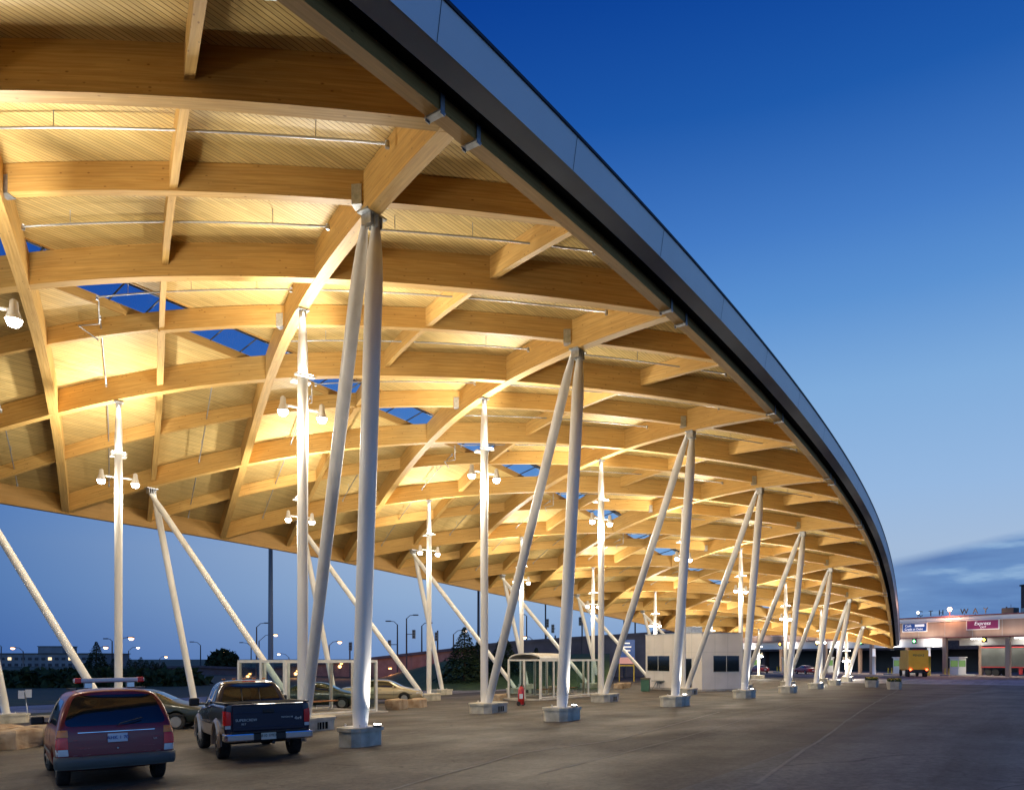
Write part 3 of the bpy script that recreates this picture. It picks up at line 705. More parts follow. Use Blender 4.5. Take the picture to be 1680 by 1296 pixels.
def shelter(x0, x1, y0, y1, label, nposts, top=2.25, leaf=False):
    zc = gz((x0+x1)/2, (y0+y1)/2)
    r = empty('glass_shelter', (x0, y0, zc), 0, label, 'shelter', 'white framed glass shelters')
    L, Wd = x1-x0, y1-y0
    bm = BM(); box(bm, (L/2, Wd/2, .05), (L+1.0, Wd+.6, .13), bev=.02); link('slab', bm, M['kerb'], r)
    posts = [(L*i/nposts, 0) for i in range(nposts+1)]+[(L*i/nposts, Wd) for i in range(nposts+1)]+[(0, Wd/2), (L, Wd/2)]
    for (a, b) in posts:
        if abs(a-L*.5) < L/nposts*.55 and b == 0: continue
        bm = BM(); box(bm, (a, b, top/2+.1), (.13, .13, top), bev=.01); link('post', bm, M['frame'], r)
    bm = BM()
    for b in (0, Wd): box(bm, (L/2, b, top+.14), (L+.11, .11, .12))
    for a in (0, L): box(bm, (a, Wd/2, top+.145), (.10, Wd-.12, .10))
    for b in (0, Wd): box(bm, (L/2, b, .19), (L, .06, .07))
    link('rail', bm, M['frame'], r)
    for b in (0, Wd):
        for i in range(nposts):
            xm = L*(i+.5)/nposts
            if b == 0 and abs(xm-L/2) < L/nposts*.6: continue
            bm = BM(); box(bm, (xm, b, top/2+.2), (L/nposts-.14, .012, top-.2)); link('pane', bm, M['shglass'], r)
    for a in (0, L):
        for s in (.25, .75): bm = BM(); box(bm, (a, Wd*s, top/2+.2), (.012, Wd/2-.14, top-.2)); link('pane', bm, M['shglass'], r)
    return r
shelter(22.4, 27.4, -1.35, 1.65, 'white framed glass shelter behind the dark pickup and first tall column', 4)
bench(25.4, .9, 3.2, 'brown slatted bench inside the near shelter beside the first tall column', None)
shelter(40.2, 47.2, -1.9, .4, 'white framed glass shelter with curved canopy beside the red extinguisher', 5)
bench(44.0, -.7, 4.4, 'long brown bench inside the far shelter right of the second tall column', None)
# curved white windbreak canopy on the far shelter
r = empty('curved_awning', (40.2, -1.9, gz(40, -1)+2.42), 0, 'white arched awning on top of the far glass shelter', 'awning')
bm = BM(); n = 10
for i in range(n):
    a0, a1 = math.pi*i/n, math.pi*(i+1)/n
    for x0_, x1_ in ((0, 3.0),):
        p = [(x0_, 1.15-1.15*math.cos(a0), .32*math.sin(a0)), (x1_, 1.15-1.15*math.cos(a0), .32*math.sin(a0)), (x1_, 1.15-1.15*math.cos(a1), .32*math.sin(a1)), (x0_, 1.15-1.15*math.cos(a1), .32*math.sin(a1))]
        face(bm, p); face(bm, [(q[0], q[1], q[2]+.08) for q in p][::-1]); face(bm, [p[0], p[3], (p[3][0], p[3][1], p[3][2]+.08), (p[0][0], p[0][1], p[0][2]+.08)]); face(bm, [p[1], p[2], (p[2][0], p[2][1], p[2][2]+.08), (p[1][0], p[1][1], p[1][2]+.08)])
link('vault', bm, M['frame'], r)
bm = BM(); box(bm, (1.5, 0, 0), (3.0, .1, .1)); box(bm, (1.5, 2.3, 0), (3.0, .1, .1)); link('edge_rail', bm, M['frame'], r)
# red extinguisher on its post
p = G(855, 38.5); r = empty('fire_extinguisher', p, 0, 'tall red wheeled fire extinguisher standing on the asphalt between two columns', 'extinguisher')
M['redpaint'] = mat('red_enamel', (.45, .012, .012), .3, coat=.6)
bm = BM(); tube(bm, [(0, 0, .06), (0, 0, .12), (0, 0, .78), (0, 0, .92), (0, 0, .98)], [.13, .165, .165, .11, .05], 18); link('cylinder', bm, M['redpaint'], r)
bm = BM(); tube(bm, [(0, 0, .97), (0, 0, 1.06)], .045, 8); tube(bm, [(0, 0, 1.03), (.12, -.05, 1.04), (.22, -.04, .85), (.2, 0, .4)], .022, 8); link('hose', bm, M['trimblk'], r)
bm = BM(); tube(bm, [(-.19, .02, .11), (.19, .02, .11)], .02, 6)
for s in (-.2, .2): tube(bm, [(s-.025, .02, .11), (s+.025, .02, .11)], .11, 14)
link('wheels', bm, M['trimblk'], r)
bm = BM(); n = 8
for i in range(n):
    a0, a1 = [TH+math.pi+(-.55+1.1*q/n) for q in (i, i+1)]
    face(bm, [(math.cos(a)*.168, math.sin(a)*.168, z) for a, z in ((a0, .36), (a1, .36), (a1, .60), (a0, .60))])
link('paper_label', bm, M['plate'], r)
# green bin and stool by the cabin
p = G(1059, 58); r = empty('waste_bin', p, .3, 'dark green square waste bin left of the white cabin', 'bin')
bm = BM(); box(bm, (0, 0, .45), (.62, .62, .86), bev=.02); link('body', bm, mat('bin_green', (.03, .10, .07), .5), r)
bm = BM(); box(bm, (0, 0, .96), (.68, .68, .14), bev=.03); link('lid', bm, mat('bin_lid', (.07, .07, .05), .5), r)
p = G(1080, 60.5); r = empty('picnic_table', p, .3, 'small round table with thin legs in front of the white cabin', 'table')
bm = BM(); tube(bm, [(0, 0, .72), (0, 0, .76)], .55, 20); link('tabletop', bm, M['bumper'], r)
for q in range(4):
    a = q*math.pi/2+.4; bm = BM(); tube(bm, [(.1*math.cos(a), .1*math.sin(a), .72), (.55*math.cos(a), .55*math.sin(a), 0)], .022, 6); link('leg', bm, M['bumper'], r)
# ------------------------------------------------------------------ cabin
M['cabin'] = noisy(mat('cabin_panels', (.62, .58, .52), .5), (.68, .63, .57), (.76, .71, .66), .8)
M['darkglass'] = mat('dark_window', (.01, .012, .012), .05, spec=.8, coat=.5)
cp = CAM+FW*56.5+RT*12.7; cp.z = gz(cp.x, cp.y)
lx = (FW*.5+RT*.87).normalized(); ang = math.atan2(lx.y, lx.x)
cab = empty('security_cabin', cp, ang, 'tall white panelled cabin with dark windows beneath the canopy', 'cabin')
bm = BM(); box(bm, (2.0, 3.3, 2.25), (4.0, 6.6, 4.2)); link('wall', bm, M['cabin'], cab)
bm = BM(); box(bm, (2.0, 3.3, .06), (4.3, 6.9, .16)); link('footing', bm, M['kerb'], cab)
bm = BM(); box(bm, (2.0, 3.3, 4.37), (4.1, 6.7, .05)); link('roof', bm, M['galv'], cab)
bm = BM(); box(bm, (1.2, 2.6, 4.65), (1.1, 1.5, .5), bev=.03); link('roof_unit', bm, M['galv'], cab)
bm = BM()
for q in (1.3, 2.6): box(bm, (q, -.002, 2.25), (.02, .012, 4.18))
for q in (1.1, 2.2, 3.3, 4.4, 5.5): box(bm, (-.002, q, 2.25), (.012, .02, 4.18))
box(bm, (2.0, -.002, 2.9), (3.98, .011, .015)); box(bm, (-.002, 3.3, 2.9), (.011, 6.58, .015))
link('panel_joints', bm, M['soffit'], cab)
for (a, b, ln) in ((2.75, None, 2.1),):
    bm = BM(); box(bm, (2.45, -.008, 2.05), (2.6, .02, 1.2)); w = link('window', bm, M['darkglass'], cab)
    bm = BM(); box(bm, (2.45, -.015, 2.675), (2.7, .05, .05)); box(bm, (2.45, -.015, 1.425), (2.7, .05, .05)); box(bm, (2.45, -.014, 2.05), (.04, .03, 1.2)); link('frame', bm, M['frame'], w)
for yc, wd in ((5.0, 2.7), (2.75, .9)):
    bm = BM(); box(bm, (-.008, yc, 2.05), (.02, wd, 1.2)); w = link('window', bm, M['darkglass'], cab)
    bm = BM(); box(bm, (-.015, yc, 2.67), (.05, wd+.1, .05)); box(bm, (-.015, yc, 1.43), (.05, wd+.1, .05)); box(bm, (-.014, yc, 2.05), (.03, .04, 1.2)); link('frame', bm, M['frame'], w)
bm = BM(); box(bm, (-.01, 1.55, 1.35), (.03, .95, 2.15)); d = link('door', bm, M['darkglass'], cab)
bm = BM(); box(bm, (-.02, 1.55, 2.47), (.05, 1.1, .07)); box(bm, (-.02, 1.03, 1.35), (.05, .06, 2.2)); box(bm, (-.02, 2.07, 1.35), (.05, .06, 2.2)); link('frame', bm, M['frame'], d)
bm = BM(); box(bm, (-.06, 1.92, 1.25), (.05, .03, .16)); link('handle', bm, M['chrome'], d)
# ------------------------------------------------------------------ planters
M['flower'] = mat('yellow_flowers', (.5, .36, .04), .8)
for k, (u, dep) in enumerate(((1430, 67), (1467, 61))):
    p = G(u, dep); r = empty('flower_planter', p, .2, ('long concrete planter of yellow flowers left of the pale round one', 'pale concrete planter of yellow flowers at the foot of the canopy end')[k], 'planter', 'concrete flower planters at the canopy end')
    sx_ = (1.05, .62)[k]
    bm = BM(); prism(bm, octo(sx_*.86, .5, .2), 0, .62, -.14); link('tub', bm, M['kerb'], r)
    bm = BM(); prism(bm, octo(sx_*.88, .5, .2), .62, .63); link('soil', bm, M['bark'], r)
    random.seed(k); bm = BM()
    for q in range(420):
        a = Vector((random.uniform(-sx_*.9, sx_*.9), random.uniform(-.5, .5), .62+random.random()*.26)); s = random.uniform(.03, .06)
        d1 = Vector((random.gauss(0, 1), random.gauss(0, 1), random.gauss(0, 1))).normalized()*s; d2 = d1.cross(Vector((random.gauss(0, 1), random.gauss(0, 1), random.gauss(0, 1)))).normalized()*s
        face(bm, [a-d1, a+d2, a+d1, a-d2], 1 if a.z > .76 and random.random() < .6 else 0)
    link('flowers', bm, [M['grass'], M['flower']], r)
# ------------------------------------------------------------------ text helper
def text(s, size, parent, name, m, mx, shear=0, ext=.004, align='CENTER'):
    c = bpy.data.curves.new('t', 'FONT'); c.body = s; c.size = size; c.align_x = align; c.align_y = 'CENTER'; c.extrude = ext; c.shear = shear
    o = bpy.data.objects.new('t', c); COL.objects.link(o)
    dg = bpy.context.evaluated_depsgraph_get(); me = bpy.data.meshes.new_from_object(o.evaluated_get(dg)); bpy.data.objects.remove(o)
    me.transform(mx); me.materials.clear(); me.materials.append(m); me.name = name
    ob = bpy.data.objects.new(name, me); COL.objects.link(ob); ob.parent = parent; return ob
# ------------------------------------------------------------------ toll plaza
pe = (RT*.502-FW*.865).normalized(); po = CAM+RT*58.3+FW*116; po.z = 0
plz = empty('toll_plaza', po, math.atan2(pe.y, pe.x), 'long low toll plaza with lit canopy fascia and lane booths at the right', 'toll plaza')
# local: x to the right along the front, +y away from the camera
M['pfascia'] = noisy(mat('plaza_fascia', (.42, .30, .22), .6), (.32, .21, .15), (.42, .29, .21), .6, stretch=(1, 1, .05))
M['pwhite'] = mat('plaza_white', (.72, .70, .66), .5)
M['maroonline'] = mat('maroon_coping', (.22, .06, .06), .6)
X0, X1, DP = -62, 42, 13
def pbx(name, c, s, m, par=None, bev=0):
    bm = BM(); box(bm, c, s, bev=bev); return link(name, bm, m, par or plz)
pbx('coping', ((X0+X1)/2, DP/2, 8.64), (X1-X0+.3, DP+.3, .16), M['maroonline'])
pbx('cornice', ((X0+X1)/2, DP/2, 8.24), (X1-X0+.1, DP+.1, .62), M['pwhite'])
pbx('fascia', ((X0+X1)/2, DP/2, 6.78), (X1-X0, DP, 2.28), M['pfascia'])
pbx('fascia_trim', ((X0+X1)/2, DP/2, 5.6), (X1-X0+.06, DP+.06, .08), M['maroonline'])
bm = BM()
for i in range(0, 26): box(bm, (X0+2+i*4.05, -.012, 6.78), (.04, .02, 2.24))
link('fascia_joints', bm, M['soffit'], plz)
pbx('ceiling_beam', ((X0+4.2)/2, .9, 4.9), (4.2-X0, .5, 1.3), M['pwhite'])
pbx('ceiling_beam', ((4.8+X1)/2, 3.9, 5.0), (X1-4.8, .5, 1.1), M['pwhite'])
pbx('ceiling', ((X0+X1)/2, DP/2+1, 5.5), (X1-X0-.4, DP-2.2, .12), M['pwhite'])
for x in (-43, -34.3, -25.2, -16.6, -7.6, 4.5, 13.4, 17.4, 26, 35):
    pbx('pier', (x, .55, 2.78), (.55, .55, 5.55), M['pfascia'], bev=.03)
    pbx('pier', (x+.2, 9.5, 2.7), (.5, .5, 5.4), M['pfascia'], bev=.03)
M['bollard'] = mat('lane_marker_yellow', (.5, .38, .04), .6)
M['bluesign'] = mat('blue_sign', (.02, .06, .22), .5, emit=(.02, .07, .26), estr=.35)
M['purplesign'] = mat('purple_sign', (.22, .02, .09), .5, emit=(.30, .02, .13), estr=.12)
M['signwhite'] = mat('sign_white', (.8, .8, .8), .5, emit=(1, .95, .95), estr=.5)
def sign(x, w, z0, z1, m, lines, sl=0, shear=0):
    s = pbx('sign_frame', (x, -.09, (z0+z1)/2), (w+.3, .14, z1-z0+.26), M['pwhite'], bev=.02)
    bm = BM(); box(bm, (x, -.175, (z0+z1)/2), (w, .04, z1-z0)); pn = link('sign_panel', bm, m, s)
    for (tx, dx, dz, size) in lines:
        text(tx, size, s, 'lettering', M['signwhite'], Matrix.Translation((x+dx, -.20, (z0+z1)/2+dz)) @ Matrix.Rotation(R(90), 4, 'X'), shear)
    return s
s = sign(.15, 3.7, 6.68, 7.78, M['bluesign'], [('Cash', -1.0, .25, .5), ('Credit or Debit', -.1, -.27, .46)])
bm = BM(); box(bm, (1.0, -.202, 7.5), (1.5, .01, .34)); link('sign_patch', bm, M['signwhite'], s)
sign(10.3, 4.3, 6.68, 7.86, M['purplesign'], [('Express', 0, .18, .72), ('EXIT', .1, -.37, .38)], shear=.25)
sign(-25.7, 4.2, 6.7, 7.85, M['purplesign'], [('Express', 0, .18, .7), ('EXIT', .1, -.37, .36)], shear=.25)
sign(-33.6, 4.2, 6.7, 7.85, M['purplesign'], [('Express', 0, .18, .7), ('EXIT', .1, -.37, .36)], shear=.25)
sign(-17.6, 3.7, 6.7, 7.8, M['bluesign'], [('Cash', -1.0, .25, .5), ('Credit or Debit', -.1, -.27, .46)])
sign(-10.5, 3.7, 6.7, 7.8, M['bluesign'], [('Cash', -1.0, .25, .5), ('Credit or Debit', -.1, -.27, .46)])
# lane lights
M['greenlamp'] = mat('green_lane_light', (.1, 1, .3), .4, emit=(.15, 1, .25), estr=14)
M['amberlamp'] = mat('amber_lane_light', (1, .5, .1), .4, emit=(1, .42, .04), estr=16)
M['tube'] = mat('fluorescent', (1, 1, 1), .4, emit=(1, .98, .92), estr=22)
for x, m in ((.2, 'greenlamp'), (10.6, 'amberlamp'), (-25.7, 'amberlamp'), (-17.6, 'amberlamp'), (-9, 'greenlamp')):
    pbx('signal_box', (x, -.16, 5.15), (.62, .3, .75), M['cap'], bev=.03)
    bm = BM(); box(bm, (x, -.33, 5.15), (.34, .04, .14)); box(bm, (x, -.332, 5.15), (.13, .045, .40)); link('lane_light', bm, M[m], plz)
for x in range(-58, 40, 6):
    bm = BM(); box(bm, (x, 2.6, 5.38), (1.6, .22, .1)); link('ceiling_light', bm, M['tube'], plz)
def area(loc, rot, sx, sy, w, col):
    l = bpy.data.lights.new('lamp_light', 'AREA'); l.shape = 'RECTANGLE'; l.size = sx; l.size_y = sy; l.energy = w; l.color = col
    o = bpy.data.objects.new('plaza_light', l); COL.objects.link(o); o.location = loc; o.rotation_euler = rot; return o
pm = Matrix.Translation(po) @ Matrix.Rotation(math.atan2(pe.y, pe.x), 4, 'Z')
for x in (-46, -28, -10, 8, 26):
    area(pm @ Vector((x, 5.2, 5.2)), (0, 0, math.atan2(pe.y, pe.x)), 14, 1.0, 900, (1, .93, .82))
# strip washing the cornice and fascia from a front gutter light
pbx('light_trough', ((X0+X1)/2, -.62, 8.05), (X1-X0, .12, .12), M['pwhite'])
for x in (-52, -35, -18, -1, 16, 33):
    l = area(pm @ Vector((x, -.9, 5.9)), (R(150), 0, math.atan2(pe.y, pe.x)), 14, .15, 130, (1, .80, .66))
for x in (-54, -44, -34, -24, -14, -4, 2.5):
    pbx('added_beam_wash', (x, -.35, 4.3), (1.1, .12, .08), M['cap'])  # added fixtures, put in with area lights to whiten the ceiling beam front
    area(pm @ Vector((x, -.35, 4.38)), (R(132), 0, math.atan2(pe.y, pe.x)), 1.0, .1, 110, (1, .95, .92))
# booths on islands
def booth(x, lit, label):
    r = empty('toll_booth', pm @ Vector((x, 1.9, 0)), math.atan2(pe.y, pe.x), label, 'booth', 'toll booths in the lanes')
    bm = BM(); box(bm, (0, 0, .09), (1.5, 6.5, .22), bev=.04); link('island', bm, M['kerb'], r)
    bm = BM(); box(bm, (0, 0, .75), (1.3, 1.9, 1.15)); box(bm, (0, 0, 2.45), (1.3, 1.9, .35))
    for a in (-.61, .61):
        for b in (-.91, .91): box(bm, (a, b, 1.8), (.08, .08, 1.0))
    link('wall', bm, M['pwhite'], r)
    bm = BM(); box(bm, (0, 0, 2.7), (1.6, 2.2, .15), bev=.03); link('roof', bm, M['pwhite'], r)
    bm = BM(); box(bm, (0, 0, 1.8), (1.2, 1.8, .92)); link('window', bm, mat('booth_window', (.1, .2, .08), .2, emit=(.30, .48, .14), estr=.35) if 'bw' not in M else M['bw'], r)
    bm = BM(); tube(bm, [(-.3, -2.7, .2), (-.3, -2.7, 1.1)], .09, 10); tube(bm, [(.3, -2.7, .2), (.3, -2.7, 1.1)], .09, 10); link('bollards', bm, M['bollard'], r)
    return r
M['bw'] = mat('booth_window', (.1, .2, .08), .2, emit=(.30, .48, .14), estr=.35)
for x, lab in ((-25.6, 'toll booth with green-lit window under the middle purple sign'), (-17.4, 'toll booth with green-lit window under the left blue sign'), (-3.5, 'toll booth with green-lit window just left of the yellow truck'), (5.6, 'toll booth with green-lit window right of the yellow truck'), (-34, 'toll booth farthest left beside the white cabin')):
    booth(x, True, lab)
# lamp column between the lanes
for x, lab in ((2.9, 'round lit lamp column right of the yellow truck in the toll plaza'), (-6.2, 'round lit lamp column left of the yellow truck in the toll plaza'), (-12.9, 'thick lit lamp column behind the last canopy columns')):
    r = empty('lamp_column', pm @ Vector((x, -.9, 0)), 0, lab, 'lamp column', 'round lamp columns in the toll plaza')
    bm = BM(); tube(bm, [(0, 0, 0), (0, 0, 2.9)], .26, 16); link('shaft', bm, M['bollard'] if x > 0 else M['pwhite'], r)
    bm = BM(); tube(bm, [(0, 0, 2.9), (0, 0, 3.0), (0, 0, 4.1)], [.3, .22, .22], 16); link('upper_shaft', bm, M['signwhite'], r)
# rooftop things
for ch, u in (('C', 1484), ('T', 1501), ('H', 1518), ('W', 1556), ('A', 1574), ('Y', 1591)):
    t_ = (u-U0)/F_PX; x = (116*t_-58.3)/(.502+.865*t_)
    r = empty('roof_letter', pm @ Vector((x, 4, 8.72)), math.atan2(pe.y, pe.x), f'dark standing letter {ch} on the toll plaza roof', 'letter', 'letters standing on the plaza roof')
    text(ch, 1.15, r, 'lettering', M['cap'], Matrix.Translation((0, 0, .75)) @ Matrix.Rotation(R(90), 4, 'X'), 0, .05)
    bm = BM(); tube(bm, [(0, .05, 0), (0, .05, .5)], .03, 5); link('stand', bm, M['cap'], r)
t_ = (1625-U0)/F_PX; x = (116*t_-58.3)/(.502+.865*t_)
r = empty('rooftop_unit', pm @ Vector((x, 5, 8.72)), math.atan2(pe.y, pe.x), 'small dark rooftop plant unit on the toll plaza', 'roof unit')
bm = BM(); box(bm, (0, 0, .55), (1.7, 1.4, .9), bev=.05); link('casing', bm, M['cap'], r)
bm = BM(); tube(bm, [(.1, 0, 1.0), (.1, 0, 1.5)], .03, 5); tube(bm, [(-.5, 0, 1.0), (-.5, 0, 1.2)], .1, 8); link('vents', bm, M['cap'], r)
b = empty('brick_building', CAM+FW*150+RT*104.5, TH-R(90), 'tall dark brick building behind the toll plaza at the right edge', 'building'); b.location.z = 0
M['brick'] = noisy(mat('dark_brick', (.12, .07, .06), .9), (.08, .05, .05), (.14, .085, .075), 3)
bm = BM(); box(bm, (4, 5, 8.9), (10.2, 12, 17.8)); link('wall', bm, M['brick'], b)
bm = BM(); box(bm, (4, 5, 11.9), (10.3, 12.1, 2.4)); link('metal_band', bm, M['soffit'], b)
bm = BM(); box(bm, (4, 5, 17.9), (10.6, 12.4, .3)); link('roof', bm, M['cap'], b)
# dark wall of trees / bridge behind the plaza lanes
bb = empty('far_overpass', CAM+FW*190+RT*60, math.atan2(pe.y, pe.x), 'dark road bridge closing the view behind the toll lanes', 'bridge'); bb.location.z = 0
bm = BM(); box(bm, (0, 0, 5.2), (220, 9, 1.8)); link('deck', bm, M['brick'], bb)
bm = BM(); box(bm, (0, 3, 2.2), (220, 1, 4.4)); link('abutment_wall', bm, M['cap'], bb)
for x in range(-100, 101, 20):
    bm = BM(); box(bm, (x, -2, 2.15), (1, 1.4, 4.3)); link('pier', bm, M['brick'], bb)
# ------------------------------------------------------------------ spruces and hedges
def spruce_mesh(seed, h, rad, n):
    random.seed(seed); bm = BM()
    for q in range(n):
        f = random.random()**.75; z = h*(.06+.94*f); rr = rad*(1-f)**1.0*(.74+.30*(1-(z*1.15+seed*.37) % 1.0))+.05
        a = random.uniform(0, 6.283); k = random.uniform(.25, 1); r_ = rr*(k**.6)
        p = Vector((math.cos(a)*r_, math.sin(a)*r_, z-.22*r_)); L = random.uniform(.22, .5)*(.25+1.0*(1-f))
        d = Vector((math.cos(a), math.sin(a), -.35+random.gauss(0, .2)))*L; s = Vector((-math.sin(a), math.cos(a), random.gauss(0, .3)))*L*.45
        face(bm, [p-s*.6, p+d*.5-s, p+d, p+d*.5+s]); 
    return bm
TR = {}
def spruce(loc, h, rad, label, group, seed=0, n=1500):
    r = empty('spruce_tree', loc, 0, label, 'tree', group)
    bm = BM(); tube(bm, [(0, 0, -.2), (0, 0, h*.5), (0, 0, h*.97)], [.03*h, .018*h, .01], 8); link('trunk', bm, M['bark'], r)
    link('crown', spruce_mesh(seed, h, rad, n), M['foliage'], r)
    return r
def top_h(v, dep, zb): return CAM.z+(V0-v)/F_PX*dep-zb
spr = [(762, 1028, 74, 3.6, 'tall dark spruce on the embankment left of the second light pole', 3600), (787, 1045, 80, 3.0, 'narrower dark spruce directly behind its taller neighbour', 2400), (826, 1035, 78, 3.0, 'dark spruce right of the second light pole on the embankment', 2800), (880, 1062, 86, 2.2, 'small dark spruce seen left of the second tall column', 1400)]
for k, (u, v, dep, rad, lab, n) in enumerate(spr):
    p = G(u, dep); p.z = -.4; spruce(p, top_h(v, dep, p.z), rad, lab, 'spruces on the embankment', k+1, n)
p = G(158, 90); p.z = -.7; spruce(p, top_h(1052, 90, -.7), 2.6, 'tallest dark spruce on the left, above the maroon minivan roof', 'spruces beyond the left road', 11, 2400)
names_ = ['left of the white pole', 'just right of the white pole', 'second right of the white pole', 'tallest right of the white pole', 'small one beside the tallest right of the white pole', 'slim one near the end of the left row', 'low one near the end of the left row', 'last of the left row before the leaning column', 'left of the tallest spruce', 'right of the tallest spruce']
for k, (u, v) in enumerate([(186, 1080), (213, 1079), (222, 1084), (231, 1077), (240, 1082), (250, 1083), (258, 1086), (268, 1085), (144, 1083), (173, 1086)]):
    p = G(u, 95+k*1.3); p.z = -.7; spruce(p, top_h(v, 95+k*1.3, -.7), 1.7, 'dark spruce '+names_[k], 'spruces beyond the left road', 20+k, 700)
def bushy(name, loc, pts, label, cat, seed, m, size=(.35, .8), kind=None):
    bm = BM(); random.seed(seed)
    for (c, rad, n) in pts:
        for q in range(n):
            d = Vector((random.gauss(0, 1), random.gauss(0, 1), random.gauss(0, 1))).normalized()*(random.random()**.4)
            p = Vector(c)+Vector((d.x*rad[0], d.y*rad[1], abs(d.z)*rad[2])); s = random.uniform(*size)
            d1 = Vector((random.gauss(0, 1), random.gauss(0, 1), random.gauss(0, 1))).normalized()*s; d2 = d1.cross(Vector((random.gauss(0, 1), random.gauss(0, 1), 1))).normalized()*s*.6
            face(bm, [p-d1, p+d2, p+d1, p-d2])
    return tag(link(name, bm, m, loc=loc), label, cat, None, kind)
hp = []
for i in range(46):
    p = G(-60+i*8.2, 88+random.uniform(-3, 3)); hp.append(((p.x, p.y, -.8), (2.6, 2.6, 1.5+.7*random.random()), 150))
bushy('shrub_belt', (0, 0, 0), hp, 'dark belt of shrubs along the far side of the road at the left', 'shrubs', 5, M['foliage'], kind='stuff')
p = G(366, 130); r = empty('round_tree', (p.x, p.y, -.6), 0, 'dark rounded tree beyond the dark wall left of the pickup cab', 'tree')
bm = BM(); tube(bm, [(0, 0, 0), (0, 0, 3)], [.3, .2], 8); link('trunk', bm, M['bark'], r)
o = bushy('crown', (0, 0, 0), [((0, 0, 2.0), (2.6, 2.6, 2.6), 900), ((-1.4, 0, 1.5), (1.6, 1.6, 1.4), 300)], None, None, 9, M['foliage']); o.parent = r
# ------------------------------------------------------------------ retaining walls, embankment, bridge on the rear side
M['redwall'] = noisy(mat('precast_wall', (.25, .14, .12), .85), (.16, .09, .085), (.22, .13, .12), 1.1)
M['darkwall'] = noisy(mat('dark_wall', (.06, .06, .08), .9), (.045, .045, .065), (.075, .075, .1), .5)
def wallstrip(name, pts, thick, m, label, cat, par_h=.9):
    """pts: (u, vtop, dep, zbase)"""
    r = empty(name, (0, 0, 0), 0, label, cat)
    bm = BM(); rows = []
    for (u, v, dep, zb) in pts:
        p = P3(u, v, dep); q = Vector((p.x, p.y, zb)); o = FW*thick
        rows.append([bm.verts.new(q), bm.verts.new(p), bm.verts.new(p+o), bm.verts.new(q+o)])
    for a, b_ in zip(rows, rows[1:]):
        for j in range(4): bm.faces.new((a[j], a[(j+1) % 4], b_[(j+1) % 4], b_[j]))
    bm.faces.new(rows[0]); bm.faces.new(rows[-1]); bmesh.ops.recalc_face_normals(bm, faces=bm.faces); link('wall_face', bm, m, r)
    bm = BM()
    for (u, v, dep, zb), (u2, v2, d2, z2) in zip(pts, pts[1:]):
        a, b_ = P3(u, v, dep)-FW*.12, P3(u2, v2, d2)-FW*.12
        sweep(bm, [a+Vector((0, 0, -.02)), b_+Vector((0, 0, -.02))], .5, .35)
    link('coping', bm, M['darkwall'], r)
    return r
wallstrip('retaining_wall', [(430, 1098, 120, -1), (540, 1089, 112, -1), (600, 1083, 106, -1), (700, 1072, 100, -1), (790, 1062, 97, -1)], .6, M['redwall'], 'long reddish retaining wall rising to the right behind the beige sedan', 'retaining wall')
wallstrip('dark_wall', [(235, 1096, 125, -1), (330, 1095, 122, -1), (430, 1099, 122, -1)], .6, M['darkwall'], 'low dark bluish wall behind the green sedan and pickup', 'wall')
wallstrip('bridge', [(785, 1061, 100, -1), (845, 1055, 102, -1), (930, 1049, 104, -1), (1075, 1040, 108, -1), (1200, 1033, 112, -1)], 9, M['darkwall'], 'dark road bridge running behind the spruces to the white cabin', 'bridge')
# grass embankment against the wall
bm = BM(); rows = []
for i in range(25):
    f = i/24; u = 560+f*440
    vt = 1128-(f*1.9 if f < .4 else .76+(f-.4)*.25)*62
    top = P3(u, max(1066, vt), 96); n = 10; row = []
    base = G(u, 64 if u > 690 else 70); base.z = gz(base.x, base.y)-.02
    for j in range(n+1):
        s = j/n; p = base.lerp(top, s); p.z = base.z+(top.z-base.z)*(s*s*(3-2*s))+.15*noise.noise(p*.3); row.append(bm.verts.new(p))
    rows.append(row)
for a, b_ in zip(rows, rows[1:]):
    for j in range(10): bm.faces.new((a[j], b_[j], b_[j+1], a[j+1]))
tag(link('embankment', bm, M['grass'], smooth=True), kind='structure')
# building on the far left
bp_ = CAM+FW*250+RT*((75-U0)/F_PX*250); bp_.z = -1
bl = empty('apartment_building', bp_, TH-R(90), 'long low concrete building with rooftop block and lit windows on the far left horizon', 'building')
M['bconc'] = noisy(mat('facade_concrete', (.2, .2, .22), .8), (.15, .155, .17), (.21, .21, .23), .3)
M['litwin'] = mat('lit_window', (.8, .6, .3), .5, emit=(1, .72, .38), estr=1.6)
M['drkwin'] = mat('unlit_window', (.03, .035, .05), .2)
bm = BM(); box(bm, (-4, 8, 2.6), (46, 16, 5.0)); box(bm, (-1, 8, 6.3), (8.2, 8, 2.4)); link('wall', bm, M['bconc'], bl)
bm = BM(); box(bm, (-4, 8, 5.2), (46.6, 16.6, .25)); box(bm, (-1, 8, 7.6), (8.6, 8.4, .22)); link('roof', bm, M['cap'], bl)
random.seed(4)
for i in range(20):
    for j in range(2):
        lit = random.random() < .16
        bm = BM(); box(bm, (-25+i*2.2, -.05, 1.5+j*2.0), (1.1, .12, .9)); link('window', bm, M['litwin'] if lit else M['drkwin'], bl)
